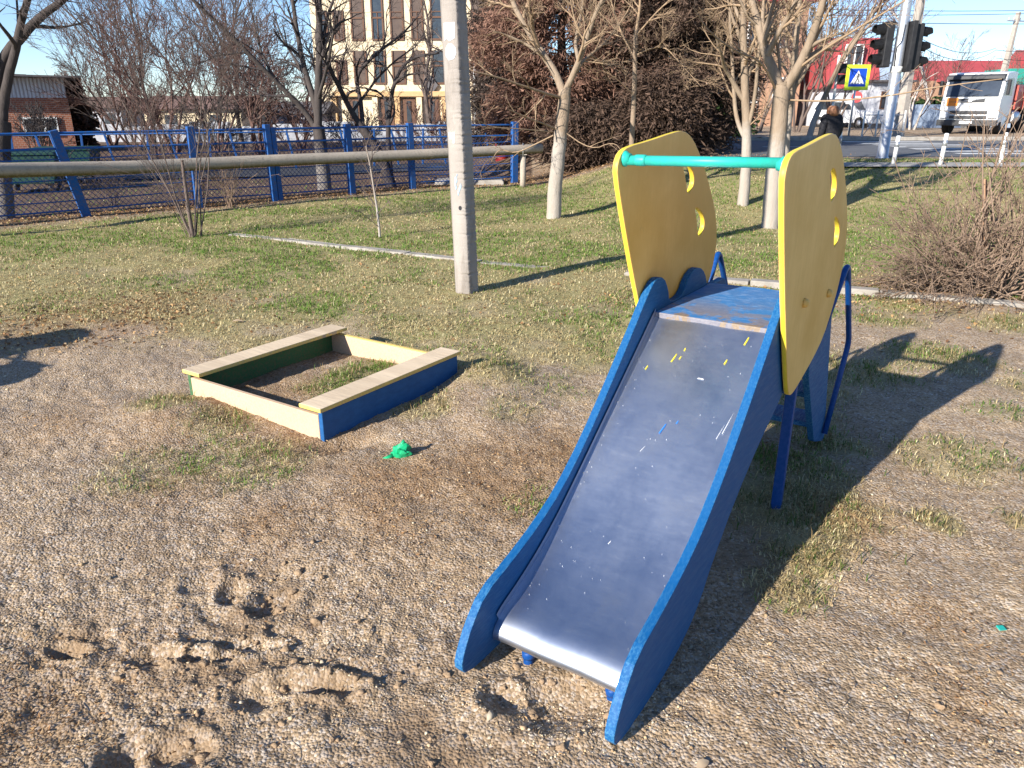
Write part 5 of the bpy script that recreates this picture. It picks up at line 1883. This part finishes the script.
# hands: palm, four fingers and a thumb each
for side, wn in ((-1, 'wl'), (1, 'wr')):
    w0 = np.array(J[wn])
    pn = 'p' + wn
    J[pn] = tuple(w0 + [0, .01, -.07]); R_[pn] = .026; E_.append((wn, pn))
    for fi in range(4):
        a, b2 = f'{wn}f{fi}a', f'{wn}f{fi}b'
        J[a] = tuple(w0 + [0.0, -.024 + fi * .017, -.115]); J[b2] = tuple(w0 + [-side * .02, -.022 + fi * .016, -.15 - .008 * (fi in (1, 2))])
        R_[a] = .009; R_[b2] = .007
        E_ += [(pn, a), (a, b2)]
    J[f'{wn}t'] = tuple(w0 + [-side * .015, .055, -.075]); R_[f'{wn}t'] = .009; E_.append((pn, f'{wn}t'))
names = list(J)
sk = lambda nm_, s=1.0: tuple(np.array(J[nm_]) * k)
skin_mesh('body', [sk(n_) for n_ in names], [(names.index(a), names.index(b_)) for a, b_ in E_], [R_[n_] * k for n_ in names], M['skin'], person)
jn = ['pelvis', 'waist', 'chest', 'neck', 'sl', 'el', 'wl', 'sr', 'er', 'wr']
je = [(a, b_) for a, b_ in E_ if a in jn and b_ in jn]
JR = {'pelvis': .175, 'waist': .19, 'chest': .185, 'neck': .085, 'sl': .10, 'el': .068, 'wl': .052, 'sr': .10, 'er': .08, 'wr': .06}
skin_mesh('jacket', [sk(n_) for n_ in jn], [(jn.index(a), jn.index(b_)) for a, b_ in je], [JR[n_] * k for n_ in jn], M['jacket'], person)
tn = ['pelvis', 'hl', 'kl', 'al', 'hr', 'kr', 'ar']
te = [(a, b_) for a, b_ in E_ if a in tn and b_ in tn]
TR = {'pelvis': .14, 'hl': .105, 'kl': .078, 'al': .062, 'hr': .105, 'kr': .078, 'ar': .062}
skin_mesh('trousers', [sk(n_) for n_ in tn], [(tn.index(a), tn.index(b_)) for a, b_ in te], [TR[n_] * k for n_ in tn], M['trouser'], person)
for a, b_ in (('al', 'tl'), ('ar', 'tr')):
    p0, p1 = np.array(sk(a)), np.array(sk(b_))
    skin_mesh('shoe', [tuple(p0 + [0, -.03, -.02]), tuple((p0 + p1) / 2), tuple(p1)], [(0, 1), (1, 2)], [.05, .048, .04], M['black'], person)
# hair: a shaggy cap around the head, reaching the collar
hn = [(0, .06, 1.64), (0, .035, 1.58), (0, .02, 1.50), (0, .01, 1.42)]
skin_mesh('hair', [tuple(np.array(v) * k) for v in hn], [(0, 1), (1, 2), (2, 3)], [.10 * k, .135 * k, .13 * k, .10 * k], M['hair'], person)
# face parts (turned away from the camera)
hc = np.array(J['head']) * k
MB().lathe([(.012, 0), (.009, .012), (.003, .02)], tuple(hc + [0, .072, -.005]), 8, 'Y').build('nose', M['skin'], person)
for s in (-1, 1):
    MB().lathe([(.009, 0), (.007, .004), (.002, .006)], tuple(hc + [s * .026, .066, .012]), 8, 'Y').build('eye', M['black'], person)
    MB().lathe([(.018, 0), (.014, .008), (.005, .010)] if s > 0 else [(.018, 0), (.014, -.008), (.005, -.010)], tuple(hc + [s * .066, .0, .0]), 8, 'X').build('ear', M['skin'], person)
MB().box(tuple(hc + [0, .066, -.036]), (.036, .008, .009), bev=.002).build('mouth', M['binred'], person)

# ================================================================== SMALL THINGS LYING ABOUT
M['cap_green'] = simple('crumpled_green_plastic', (.01, .42, .17), (.02, .30, .13), .35, 30)
b = gp(400, 456)
V0 = MB()
bmesh.ops.create_icosphere(V0.bm, subdivisions=3, radius=.045)
for v in V0.bm.verts:
    p = v.co
    n_ = float(vnoise(p.x * 45 + 9, p.y * 45 + p.z * 60, 3)) - .5
    v.co = Vector((p.x * (1.15 + n_ * .9), p.y * (1 + n_ * .7), p.z * (.95 + n_ * 1.1) + .018))
V0.tube([(.02, 0, .045), (.01, .0, .065), (.025, .01, .075)], [.012, .008, .014], 6)
V0.tube([(-.03, -.02, .012), (-.06, -.035, .006), (-.085, -.04, .004)], [.014, .010, .003], 6)
o = V0.build('plastic_scrap', M['cap_green'])
o.location = (b[0], b[1], b[2] - .008)
tag(o, 'crumpled bright green plastic scrap lying on the sand near the sandbox', 'litter')
b = gp(1001, 627)
o = MB().prism([(-.014, -.009), (.013, -.011), (.016, .008), (-.010, .011)], lambda a, b_, t: (a, b_, t), 0, .004, bev=.001).build('plastic_scrap', M['teal'])
o.location = b
o.location.z += .006
o.rotation_euler = (.15, .1, .3)
tag(o, 'tiny turquoise plastic scrap on the sand at right', 'litter')
M['leaf_pale'] = simple('pale_dry_leaf', (.50, .38, .25), (.42, .30, .19), .8, 30)


def dry_leaf(px, py, L, rz, label):
    b = gp(px, py)
    mb = MB()
    n = 9
    lft, mid, rgt = [], [], []
    for i in range(n):
        t_ = i / (n - 1)
        w = .32 * math.sin(math.pi * min(1, t_ * .95 + .03)) ** .8 * (1 - .3 * t_)
        zc = .10 * math.sin(t_ * 3.0) + .05
        mid.append(mb.bm.verts.new(((t_ - .5) * L, 0, L * (zc - .03))))
        lft.append(mb.bm.verts.new(((t_ - .5) * L, w * L, L * (zc + w * .28))))
        rgt.append(mb.bm.verts.new(((t_ - .5) * L, -w * L, L * (zc + w * .2))))
    for i in range(n - 1):
        for A, B in ((mid, lft), (rgt, mid)):
            try: mb.bm.faces.new([A[i], A[i + 1], B[i + 1], B[i]])
            except ValueError: pass
    for f in mb.bm.faces: f.smooth = True
    o = mb.build('dry_leaf', M['leaf_pale'])
    o.location = (b[0], b[1], b[2] + .004)
    o.rotation_euler = (random.uniform(-.1, .1), random.uniform(-.1, .1), rz)
    tag(o, label, 'leaf')


dry_leaf(703, 764, .045, .6, 'pale curled dry leaf at the bottom edge right of the slide')
dry_leaf(238, 398, .10, .4, 'large pale dry leaf beside the front of the sandbox')
dry_leaf(238, 324, .09, .2, 'pale dry leaf on the bare soil behind the sandbox')

# invented play frame outside the left edge, added and shaped to cast its shadow in
def shp(px, py, h):
    p = flat_at(px, py)
    k = h / math.tan(math.radians(24.3))
    return np.array([p[0] - .7071 * k, p[1] - .7071 * k])
a = shp(86, 333, 1.15)
b2 = shp(62, 364, 1.0)
eq = thing('added_shadow_frame', 'invented yellow paneled frame added out of view at left to cast its shadow in', 'added shadow caster', (a[0], a[1], 0))
dv = np.array([-.707, .707])
for (c, hh, ww) in ((a, 1.15, .55), (b2, .95, .5)):
    q = c - a
    e = [(-ww / 2, .35), (-ww / 2 + .06, .30), (ww / 2 - .06, .30), (ww / 2, .35), (ww / 2, hh - .10), (ww / 2 - .1, hh), (-ww / 2 + .1, hh), (-ww / 2, hh - .10)]
    MB().prism(smooth_poly(e, 1), lambda x, z, t: (q[0] + x * -.45 + t * .89, q[1] + x * .89 + t * .45, z), -.012, .012, bev=.003).build('panel', M['yellow'], eq)
    for s in (-1, 1):
        MB().box((q[0] + s * ww * -.45 * .4 - .04, q[1] + s * ww * .89 * .4 - .02, .42), (.05, .05, 1.0), bev=.004).build('post', M['blue_metal'], eq)
q = b2 - a
MB().tube([(0, 0, 1.0), (q[0], q[1], .85)], .02, 10).build('grab_bar', M['teal'], eq)
MB().tube([(.05, -.25, -.05), (.12, -.2, .9), (q[0] + .1, q[1] + .1, .9), (q[0] + .05, q[1] + .1, -.05)], .016, 8).build('handrail', M['blue_metal'], eq)

# ================================================================== GROUND
def axis_rows():
    y = [1.0]
    while y[-1] < 22: y.append(y[-1] * 1.0052)
    while y[-1] < 1500: y.append(y[-1] * 1.09)
    back = [.97, .92, .85, .75, .6, .4, .1, -.4, -1.2, -2.5, -5, -10, -20, -45, -100, -250]
    return np.array(back[::-1] + y)


def axis_cols():
    t_ = list(np.linspace(0, .80, 300))
    d = t_[-1] - t_[-2]
    while t_[-1] < 400:
        d *= 1.12
        t_.append(t_[-1] + d)
    t_ = np.array(t_)
    return np.r_[-t_[:0:-1], t_]


ys = axis_rows()
ts = axis_cols()
T_, Y_ = np.meshgrid(ts, ys)
X_ = T_ * np.maximum(Y_, 1.0)
X_ = np.clip(X_, -1500, 1500)
Z_ = terrain(X_, Y_)
# the road bed lies a touch lower than its sheet
ny, nx = X_.shape
V = np.c_[X_.ravel(), Y_.ravel(), Z_.ravel()]
idx = np.arange(ny * nx).reshape(ny, nx)
F = np.stack([idx[:-1, :-1], idx[:-1, 1:], idx[1:, 1:], idx[1:, :-1]], -1).reshape(-1, 4)
gm = grass_mask(V[:, 0], V[:, 1])


def litter_mask(x, y):
    """where dead brown weeds and leaf crumbs lie"""
    m = 0
    for px, py, r, a in ((400, 490, .30, 1.), (500, 475, .32, 1.), (270, 525, .16, .8), (260, 400, .38, .8), (240, 395, .3, .7), (310, 430, .3, .7), (560, 455, .25, .9), (180, 480, .25, .4), (60, 425, .3, .4),
                         (170, 430, .3, .5), (620, 300, .3, .3), (960, 690, .12, .5), (30, 720, .25, .5), (850, 515, .15, .7), (940, 620, .12, .5), (60, 320, .7, .6), (140, 310, .6, .7)):
        q = flat_at(px, py)
        m = np.maximum(m, a * np.exp(-(((x - q[0]) / r) ** 2 + ((y - q[1]) / (r * 1.3)) ** 2)))
    n_ = fbm(x * 7, y * 7, 31, 4)
    return np.clip(m * (.4 + 1.2 * n_), 0, 1)


lm = litter_mask(V[:, 0], V[:, 1])


def churn_mask(x, y):
    m = 0
    for px, py, r_, a_ in ((262, 592, .16, 1.), (225, 650, .20, 1.), (330, 690, .10, .8), (180, 752, .14, .9), (445, 575, .30, .45), (450, 740, .25, .9), (70, 640, .12, .9), (150, 560, .12, .4), (110, 745, .15, .6), (330, 450, .22, .9), (290, 640, .2, .7),
                          (560, 700, .25, .3), (640, 660, .2, .5), (740, 720, .3, .35), (480, 640, .2, .5), (760, 560, .3, .6), (880, 440, .5, .3), (430, 400, .3, .35)):
        q = flat_at(px, py)
        m = np.maximum(m, a_ * np.exp(-(((x - q[0]) / r_) ** 2 + ((y - q[1]) / (r_ * 1.2)) ** 2)))
    return np.clip(m * ss(fbm(x * 8, y * 8, 91, 5), .36, .58), 0, 1)


cm = churn_mask(V[:, 0], V[:, 1])
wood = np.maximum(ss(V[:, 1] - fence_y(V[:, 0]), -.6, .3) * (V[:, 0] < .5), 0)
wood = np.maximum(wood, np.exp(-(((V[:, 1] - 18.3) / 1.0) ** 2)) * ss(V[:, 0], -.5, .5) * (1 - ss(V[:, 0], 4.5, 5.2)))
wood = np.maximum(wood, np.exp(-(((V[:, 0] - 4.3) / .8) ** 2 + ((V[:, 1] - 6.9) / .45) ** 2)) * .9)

t = NT('sandy_ground')
g = t.attr('grass'); li = t.attr('litter'); wd = t.attr('wood')
big = t.noise(.9, 5, .6)
mid = t.noise(6, 5, .65)
fin = t.noise(70, 4, .75)
sand = t.mix(t.ramp(big, [(.35, 0.), (.65, 1.)]), (.47, .345, .21), (.36, .26, .16))
sand = t.mix(t.ramp(mid, [(.42, 0.), (.62, .85)]), sand, (.22, .15, .095))
sand = t.mix(t.ramp(t.noise(1.7, 6, .65), [(.50, 0.), (.66, .6)]), sand, (.20, .14, .09))
vo = t.n('TexVoronoi')
vo.inputs['Scale'].default_value = 110
t.l(t.tc.outputs['Object'], vo.inputs['Vector'])
hs = t.n('SeparateColor')
t.l(vo.outputs['Color'], hs.inputs[0])
grain = t.ramp(hs.outputs[0], [(.0, (.10, .075, .05)), (.22, (.27, .19, .115)), (.50, (.43, .31, .20)), (.74, (.58, .47, .36)), (.88, (.36, .33, .31)), (1., (.74, .67, .58))])
sand = t.mix(.55, sand, grain)
sand = t.mix(t.ramp(fin, [(.28, .6), (.45, 0.)]), sand, (.09, .062, .04))
soil = t.mix(mid, (.23, .16, .09), (.31, .23, .13))
soil = t.mix(t.ramp(fin, [(.35, .5), (.6, 0.)]), soil, (.09, .065, .04))
grassy = t.mix(t.noise(2.6, 5, .7), (.24, .26, .085), (.47, .38, .20))
soil = t.mix(.72, soil, grassy)
col = t.mix(g, sand, soil)
col = t.mix(t.math('MULTIPLY', li, .75), col, t.mix(fin, (.16, .085, .04), (.34, .21, .105)))
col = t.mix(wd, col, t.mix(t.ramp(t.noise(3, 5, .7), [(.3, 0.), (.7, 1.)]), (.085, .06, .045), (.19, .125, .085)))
col = t.mix(t.attr('churned'), col, t.mix(fin, (.13, .085, .05), (.33, .225, .135)))
t.set(col, .95, 0, .15)
h = t.math('ADD', t.math('MULTIPLY', fin, .8), t.math('MULTIPLY', vo.outputs['Distance'], -.9))
t.bump(h, .6, .010)
M['ground'] = t.m
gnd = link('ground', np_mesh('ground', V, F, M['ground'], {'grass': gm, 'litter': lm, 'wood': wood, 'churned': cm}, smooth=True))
tag(gnd, kind='structure')

# ------------------------------------------------------------------ loose gravel
def sample(n, y0, y1, tmax, r, pw=1.0):
    """points spread with a density that thins out with distance"""
    u = r.random(n)
    y = np.exp(np.log(y0) + u * (np.log(y1) - np.log(y0)))
    x = r.uniform(-tmax, tmax, n) * (y + .6)
    return x, y


r = np.random.default_rng(5)
x, y = sample(120000, 1.0, 6.5, .80, r)
k = r.random(len(x)) < (1 - grass_mask(x, y) * .9) * (.12 + .88 * ss(fbm(x * 2.2, y * 2.2, 41, 5), .40, .62))
x, y = x[k], y[k]
k = r.random(len(x)) > churn_mask(x, y) * .85
x, y = x[k], y[k]
n = len(x)
sz = np.clip(r.lognormal(math.log(.0019), .50, n), .0009, .011)
sz = np.where(r.random(n) < .004, sz * 2.4, sz)
oct_ = np.array([(1, 0, 0), (0, 1, 0), (-1, 0, 0), (0, -1, 0), (0, 0, 1), (0, 0, -1), ], float)
of = np.array([(0, 1, 4), (1, 2, 4), (2, 3, 4), (3, 0, 4), (1, 0, 5), (2, 1, 5), (3, 2, 5), (0, 3, 5)])
sh_ = r.uniform(.65, 1.45, (n, 6, 1)) * sz[:, None, None]
a = r.uniform(0, 6.283, n)
ca, sa = np.cos(a)[:, None], np.sin(a)[:, None]
P = oct_[None] * sh_
P = np.stack([P[..., 0] * ca - P[..., 1] * sa, P[..., 0] * sa + P[..., 1] * ca, P[..., 2] * .6 + P[..., 0] * r.uniform(-.3, .3, (n, 1))], -1)
P += np.stack([x, y, terrain(x, y) + sz * .12], -1)[:, None]
pal = np.array([(.56, .41, .28), (.64, .52, .39), (.46, .335, .22), (.42, .37, .32), (.74, .66, .55), (.30, .21, .135), (.56, .41, .27), (.52, .46, .40)])
c = pal[r.integers(0, len(pal), n)] * np.array([1, .965, .82]) * r.uniform(.75, 1.15, (n, 1)) * (1.02 - .5 * ss(fbm(x * 1.7, y * 1.7, 81, 5), .46, .66))[:, None]
t = NT('gravel_stones')
t.set(t.mix(t.math('MULTIPLY', t.noise(200, 3, .6), .35), t.attr('Col', 'Color'), (.16, .12, .09)), .85, 0, .25)
gv = link('gravel', np_mesh('gravel', P.reshape(-1, 3), (of[None] + (np.arange(n) * 6)[:, None, None]).reshape(-1, 3), t.m, {'Col': np.repeat(np.clip(c, 0, .9), 6, 0)}))
tag(gv, 'loose sandy gravel over the bare play area', 'gravel', kind='stuff')

# ------------------------------------------------------------------ grass
def blades(name, x, y, L, w, flat, col, mat, r, label, cat):
    n = len(x)
    z = terrain(x, y)
    a = r.uniform(0, 6.283, n)
    bend = np.minimum(r.uniform(.4, 1.0, n) * flat, 1.22)
    dx, dy = np.cos(a), np.sin(a)
    px_, py_ = -dy, dx
    root = np.stack([x, y, z - .004], -1)
    up1 = np.stack([dx * L * .30 * bend, dy * L * .30 * bend, L * .55 * (1 - .35 * bend)], -1)
    up2 = np.stack([dx * L * .85 * bend, dy * L * .85 * bend, L * (.95 - .72 * bend)], -1)
    side = np.stack([px_ * w, py_ * w, np.zeros(n)], -1)
    V = np.stack([root - side, root + side, root + up1 + side * .8, root + up1 - side * .8, root + up2], 1)
    o = (np.arange(n) * 5)[:, None]
    # two quads would need mixed sizes: use triangles
    F = np.stack([o + 0, o + 1, o + 2, o + 0, o + 2, o + 3, o + 3, o + 2, o + 4], -1).reshape(-1, 3)
    ob = link(name, np_mesh(name, V.reshape(-1, 3), F, mat, {'Col': np.repeat(col, 5, 0)}))
    return tag(ob, label, cat, kind='stuff')


def veg_mat(name, tr=.35):
    t = NT(name)
    cc = t.attr('Col', 'Color')
    t.set(cc, .7, 0, .2)
    tb = t.n('BsdfTranslucent')
    t.l(cc, tb.inputs['Color'])
    ms = t.n('MixShader')
    ms.inputs[0].default_value = tr
    t.l(t.b.outputs[0], ms.inputs[1]); t.l(tb.outputs[0], ms.inputs[2])
    t.l(ms.outputs[0], t.out.inputs['Surface'])
    return t.m


r = np.random.default_rng(9)
x, y = sample(680000, 1.9, 18.5, .82, r)
gmk = grass_mask(x, y)
tuft = ss(fbm(x * 9, y * 9, 51, 3), .30, .62)
k = r.random(len(x)) < gmk * (.25 + .75 * tuft)
# nothing grows through the slide's pegs or the sandbox boards
x, y, gmk = x[k], y[k], gmk[k]
lx = (x + 1.115) * SU[0] + (y - 4.34) * SU[1]
ly = -(x + 1.115) * SV[0] - (y - 4.34) * SV[1]
k = ~((np.abs(lx) < .60) & (np.abs(ly) < .58) & ~((np.abs(lx) < .50) & (np.abs(ly) < .42)))
x, y, gmk = x[k], y[k], gmk[k]
n = len(x)
lush = np.clip(.40 + .46 * ss(y, 7.2, 9.5) + (fbm(x * 1.1, y * 1.1, 61, 4) - .5) * 3.2 + (fbm(x * 4.5, y * 4.5, 63, 3) - .5) * 1.2, 0, 1)
green = r.random(n) < lush * .85
cg = np.array([(.115, .22, .035), (.16, .275, .05), (.21, .30, .07), (.17, .22, .05)])[r.integers(0, 4, n)]
cd = np.array([(.62, .53, .28), (.54, .44, .23), (.46, .35, .18), (.66, .58, .36), (.38, .28, .15)])[r.integers(0, 5, n)]
c = np.where(green[:, None], cg, cd) * r.uniform(.75, 1.25, (n, 1))
L = np.clip(r.normal(.040, .014, n), .015, .08) * (.75 + .35 * lush) * (1 + .015 * y)
w = (.0011 + .00032 * y) * r.uniform(.7, 1.3, n)
blades('grass', x, y, L, w, np.where(green, 1.0, 1.15), c, veg_mat('winter_grass'), r, 'patchy green and straw coloured winter grass', 'grass')

# taller green tufts beside the posts and the sandbox
r = np.random.default_rng(19)
X0, Y0 = [], []
for tx_, ty_, rr0, aa in TUFTS:
    m_ = int(900 * aa * (rr0 / .3) ** 2)
    X0.append(tx_ + r.normal(0, rr0 * .45, m_)); Y0.append(ty_ + r.normal(0, rr0 * .45, m_))
x, y = np.concatenate(X0), np.concatenate(Y0)
k = r.random(len(x)) < ss(fbm(x * 11, y * 11, 71, 3), .40, .62)
lx = (x + 1.115) * SU[0] + (y - 4.34) * SU[1]
ly = -(x + 1.115) * SV[0] - (y - 4.34) * SV[1]
k &= ~((np.abs(lx) < .60) & (np.abs(ly) < .58) & ~((np.abs(lx) < .50) & (np.abs(ly) < .42)))
x, y = x[k], y[k]
n = len(x)
c = np.where((r.random(n) < .6)[:, None], np.array([(.07, .13, .022), (.10, .165, .035), (.13, .16, .04)])[r.integers(0, 3, n)], np.array([(.42, .32, .15), (.30, .21, .10)])[r.integers(0, 2, n)]) * r.uniform(.8, 1.2, (n, 1))
blades('grass_tufts', x, y, np.clip(r.normal(.05, .02, n), .02, .11), .0017 * r.uniform(.7, 1.3, n), np.full(n, .8), c, bpy.data.materials['winter_grass'], r, 'small green grass tufts scattered over the sand', 'grass')

# ------------------------------------------------------------------ dead weeds and leaf crumbs
r = np.random.default_rng(29)
x, y = sample(150000, 1.3, 8, .8, r)
k = r.random(len(x)) < np.clip(litter_mask(x, y) * .7 + .008, 0, 1)
x, y = x[k], y[k]
x2, y2 = r.normal(2.2, 1.9, 9000), r.normal(18.2, .5, 9000)      # under the conifers
x3, y3 = r.normal(4.2, .75, 3000), r.normal(6.85, .35, 3000)       # under the leafless bush
x4 = r.uniform(-8, .5, 9000); y4 = fence_y(x4) + r.normal(.25, .45, 9000)
x5, y5 = sample(2600, 5.5, 16, .75, r)
x = np.concatenate([x, x2, x3, x4, x5]); y = np.concatenate([y, y2, y3, y4, y5])
n = len(x)
far = y > 5
L = np.where(far, r.uniform(.015, .04, n), r.uniform(.006, .020, n))
d = r.normal(0, 1, (n, 3)); d[:, 2] *= .35; d /= np.linalg.norm(d, axis=1)[:, None]
s_ = np.cross(d, r.normal(0, 1, (n, 3))); s_ /= np.linalg.norm(s_, axis=1)[:, None]
nn = np.cross(d, s_)
P = np.stack([x, y, terrain(x, y) + L * r.uniform(.1, .5, n)], -1)
wv_ = L * np.where(far, r.uniform(.18, .42, n), r.uniform(.05, .20, n))
V = np.stack([P - d * (L * .5)[:, None], P + s_ * wv_[:, None] + nn * (L * .18)[:, None], P + d * (L * .5)[:, None], P - s_ * wv_[:, None] + nn * (L * .18)[:, None]], 1)
c = np.array([(.30, .165, .075), (.22, .12, .055), (.42, .27, .13), (.36, .24, .13), (.16, .085, .045), (.50, .37, .22)])[r.integers(0, 6, n)] * np.array([1.0, .98, .95]) * r.uniform(.8, 1.2, (n, 1))
o4 = (np.arange(n) * 4)[:, None]
F = np.stack([o4, o4 + 1, o4 + 2, o4, o4 + 2, o4 + 3], -1).reshape(-1, 3)
lv = link('fallen_leaves', np_mesh('fallen_leaves', V.reshape(-1, 3), F, veg_mat('dead_leaves', .2), {'Col': np.repeat(c, 4, 0)}))
tag(lv, 'brown dead weeds and leaf crumbs scattered over the ground', 'leaves', kind='stuff')

# dirt clods thrown up around the dug spots
r = np.random.default_rng(49)
Vs, Fs, off = [], [], 0
t_bm = bmesh.new()
bmesh.ops.create_icosphere(t_bm, subdivisions=2, radius=1)
t_bm.verts.ensure_lookup_table()
IV = np.array([v.co[:] for v in t_bm.verts]); IF = np.array([[v.index for v in f.verts] for f in t_bm.faces])
t_bm.free()
spots = [(250, 590, .16, 90), (225, 650, .25, 110), (330, 690, .12, 40), (175, 755, .18, 60), (440, 730, .25, 50), (560, 705, .2, 40), (70, 645, .12, 30), (330, 448, .14, 30), (150, 655, .15, 40), (500, 690, .15, 40), (880, 650, .6, 40), (400, 560, .5, 40)]
for px, py, rad, m_ in spots:
    m_ = int(m_ * .6)
    q = flat_at(px, py)
    for i in range(m_):
        cx, cy = q[0] + r.normal(0, rad * .6), q[1] + r.normal(0, rad * .5)
        s_ = min(r.lognormal(math.log(.0045), .55), .018)
        k_ = 1 + (vnoise(IV[:, 0] * 3.4 + i, IV[:, 1] * 3.4 + IV[:, 2] * 2.7, i % 40) - .5) * 1.3
        P = IV * k_[:, None] * s_ * np.array([1.15, 1, .7])
        a = r.uniform(0, 6.28)
        P = np.c_[P[:, 0] * math.cos(a) - P[:, 1] * math.sin(a), P[:, 0] * math.sin(a) + P[:, 1] * math.cos(a), P[:, 2]]
        Vs.append(P + np.array([cx, cy, float(terrain(cx, cy)) + s_ * .12])); Fs.append(IF + off); off += len(IV)
M['clod'] = simple('dry_earth_clod', (.40, .28, .175), (.27, .185, .11), .95, 60, bump=.6, bscale=140)
cl = link('dirt_clods', np_mesh('dirt_clods', np.concatenate(Vs), np.concatenate(Fs), M['clod']))
tag(cl, 'crumbled brown dirt clods around the dug up spots', 'dirt', kind='stuff')

# little twigs on the sand
T = Tree(77, 9)
r = np.random.default_rng(39)
for i in range(260):
    yy = math.exp(r.uniform(math.log(1.2), math.log(5.5)))
    xx = r.uniform(-.75, .75) * yy
    a = r.uniform(0, 6.28)
    L = r.uniform(.02, .09)
    z = float(terrain(xx, yy))
    p0 = np.array([xx, yy, z + .003])
    p2 = p0 + np.array([math.cos(a) * L, math.sin(a) * L, r.uniform(-.002, .006)])
    p1 = (p0 + p2) / 2 + np.array([r.normal(0, .15) * L, r.normal(0, .15) * L, .003])
    T.small.line([p0, p1, p2], [.0013, .0011, .0007])
tw = link('fallen_twigs', T.small.mesh('fallen_twigs', M['twig_grey']))
tag(tw, 'thin broken twigs scattered on the sand', 'twigs', kind='stuff')

# ================================================================== LIGHT, SKY, CAMERA
sd = Vector((.645, .645, -.41)).normalized()
sl_ = bpy.data.lights.new('sun', 'SUN')
sl_.energy = 4.9
sl_.angle = math.radians(.53)
sl_.color = (1.0, .94, .85)
so = bpy.data.objects.new('sun', sl_)
COL.objects.link(so)
so.rotation_euler = sd.to_track_quat('-Z', 'Y').to_euler()
so.location = (-8, -8, 8)
w = bpy.data.worlds.new('World')
scene.world = w
w.use_nodes = True
nt = w.node_tree
bg = nt.nodes['Background']
sky = nt.nodes.new('ShaderNodeTexSky')
sky.sky_type = 'NISHITA'
sky.sun_disc = False
sky.sun_elevation = math.asin(-sd.z)
sky.sun_rotation = math.atan2(-sd.x, -sd.y)
sky.altitude = 50
sky.air_density = .8
sky.dust_density = 0
sky.ozone_density = 2.2
tint = nt.nodes.new('ShaderNodeMix')
tint.data_type = 'RGBA'
tint.blend_type = 'MULTIPLY'
tint.inputs[0].default_value = 1
tint.inputs[7].default_value = (.90, .98, 1.12, 1)
nt.links.new(sky.outputs[0], tint.inputs[6])
nt.links.new(tint.outputs[2], bg.inputs[0])
bg.inputs[1].default_value = .088

cam = bpy.data.cameras.new('camera')
cam.lens = 36 * FPX / 1024
cam.sensor_width = 36
cam.clip_end = 5000
cam.clip_start = .05
co = bpy.data.objects.new('camera', cam)
COL.objects.link(co)
co.location = (0, 0, EYE)
co.rotation_euler = (math.radians(90) - PITCH, 0, 0)
scene.camera = co
vs = scene.view_settings
vs.view_transform = 'Standard'
vs.look = 'None'
vs.gamma = 1
vs.exposure = 1.0
scene.cycles.max_bounces = 6
scene.cycles.diffuse_bounces = 3
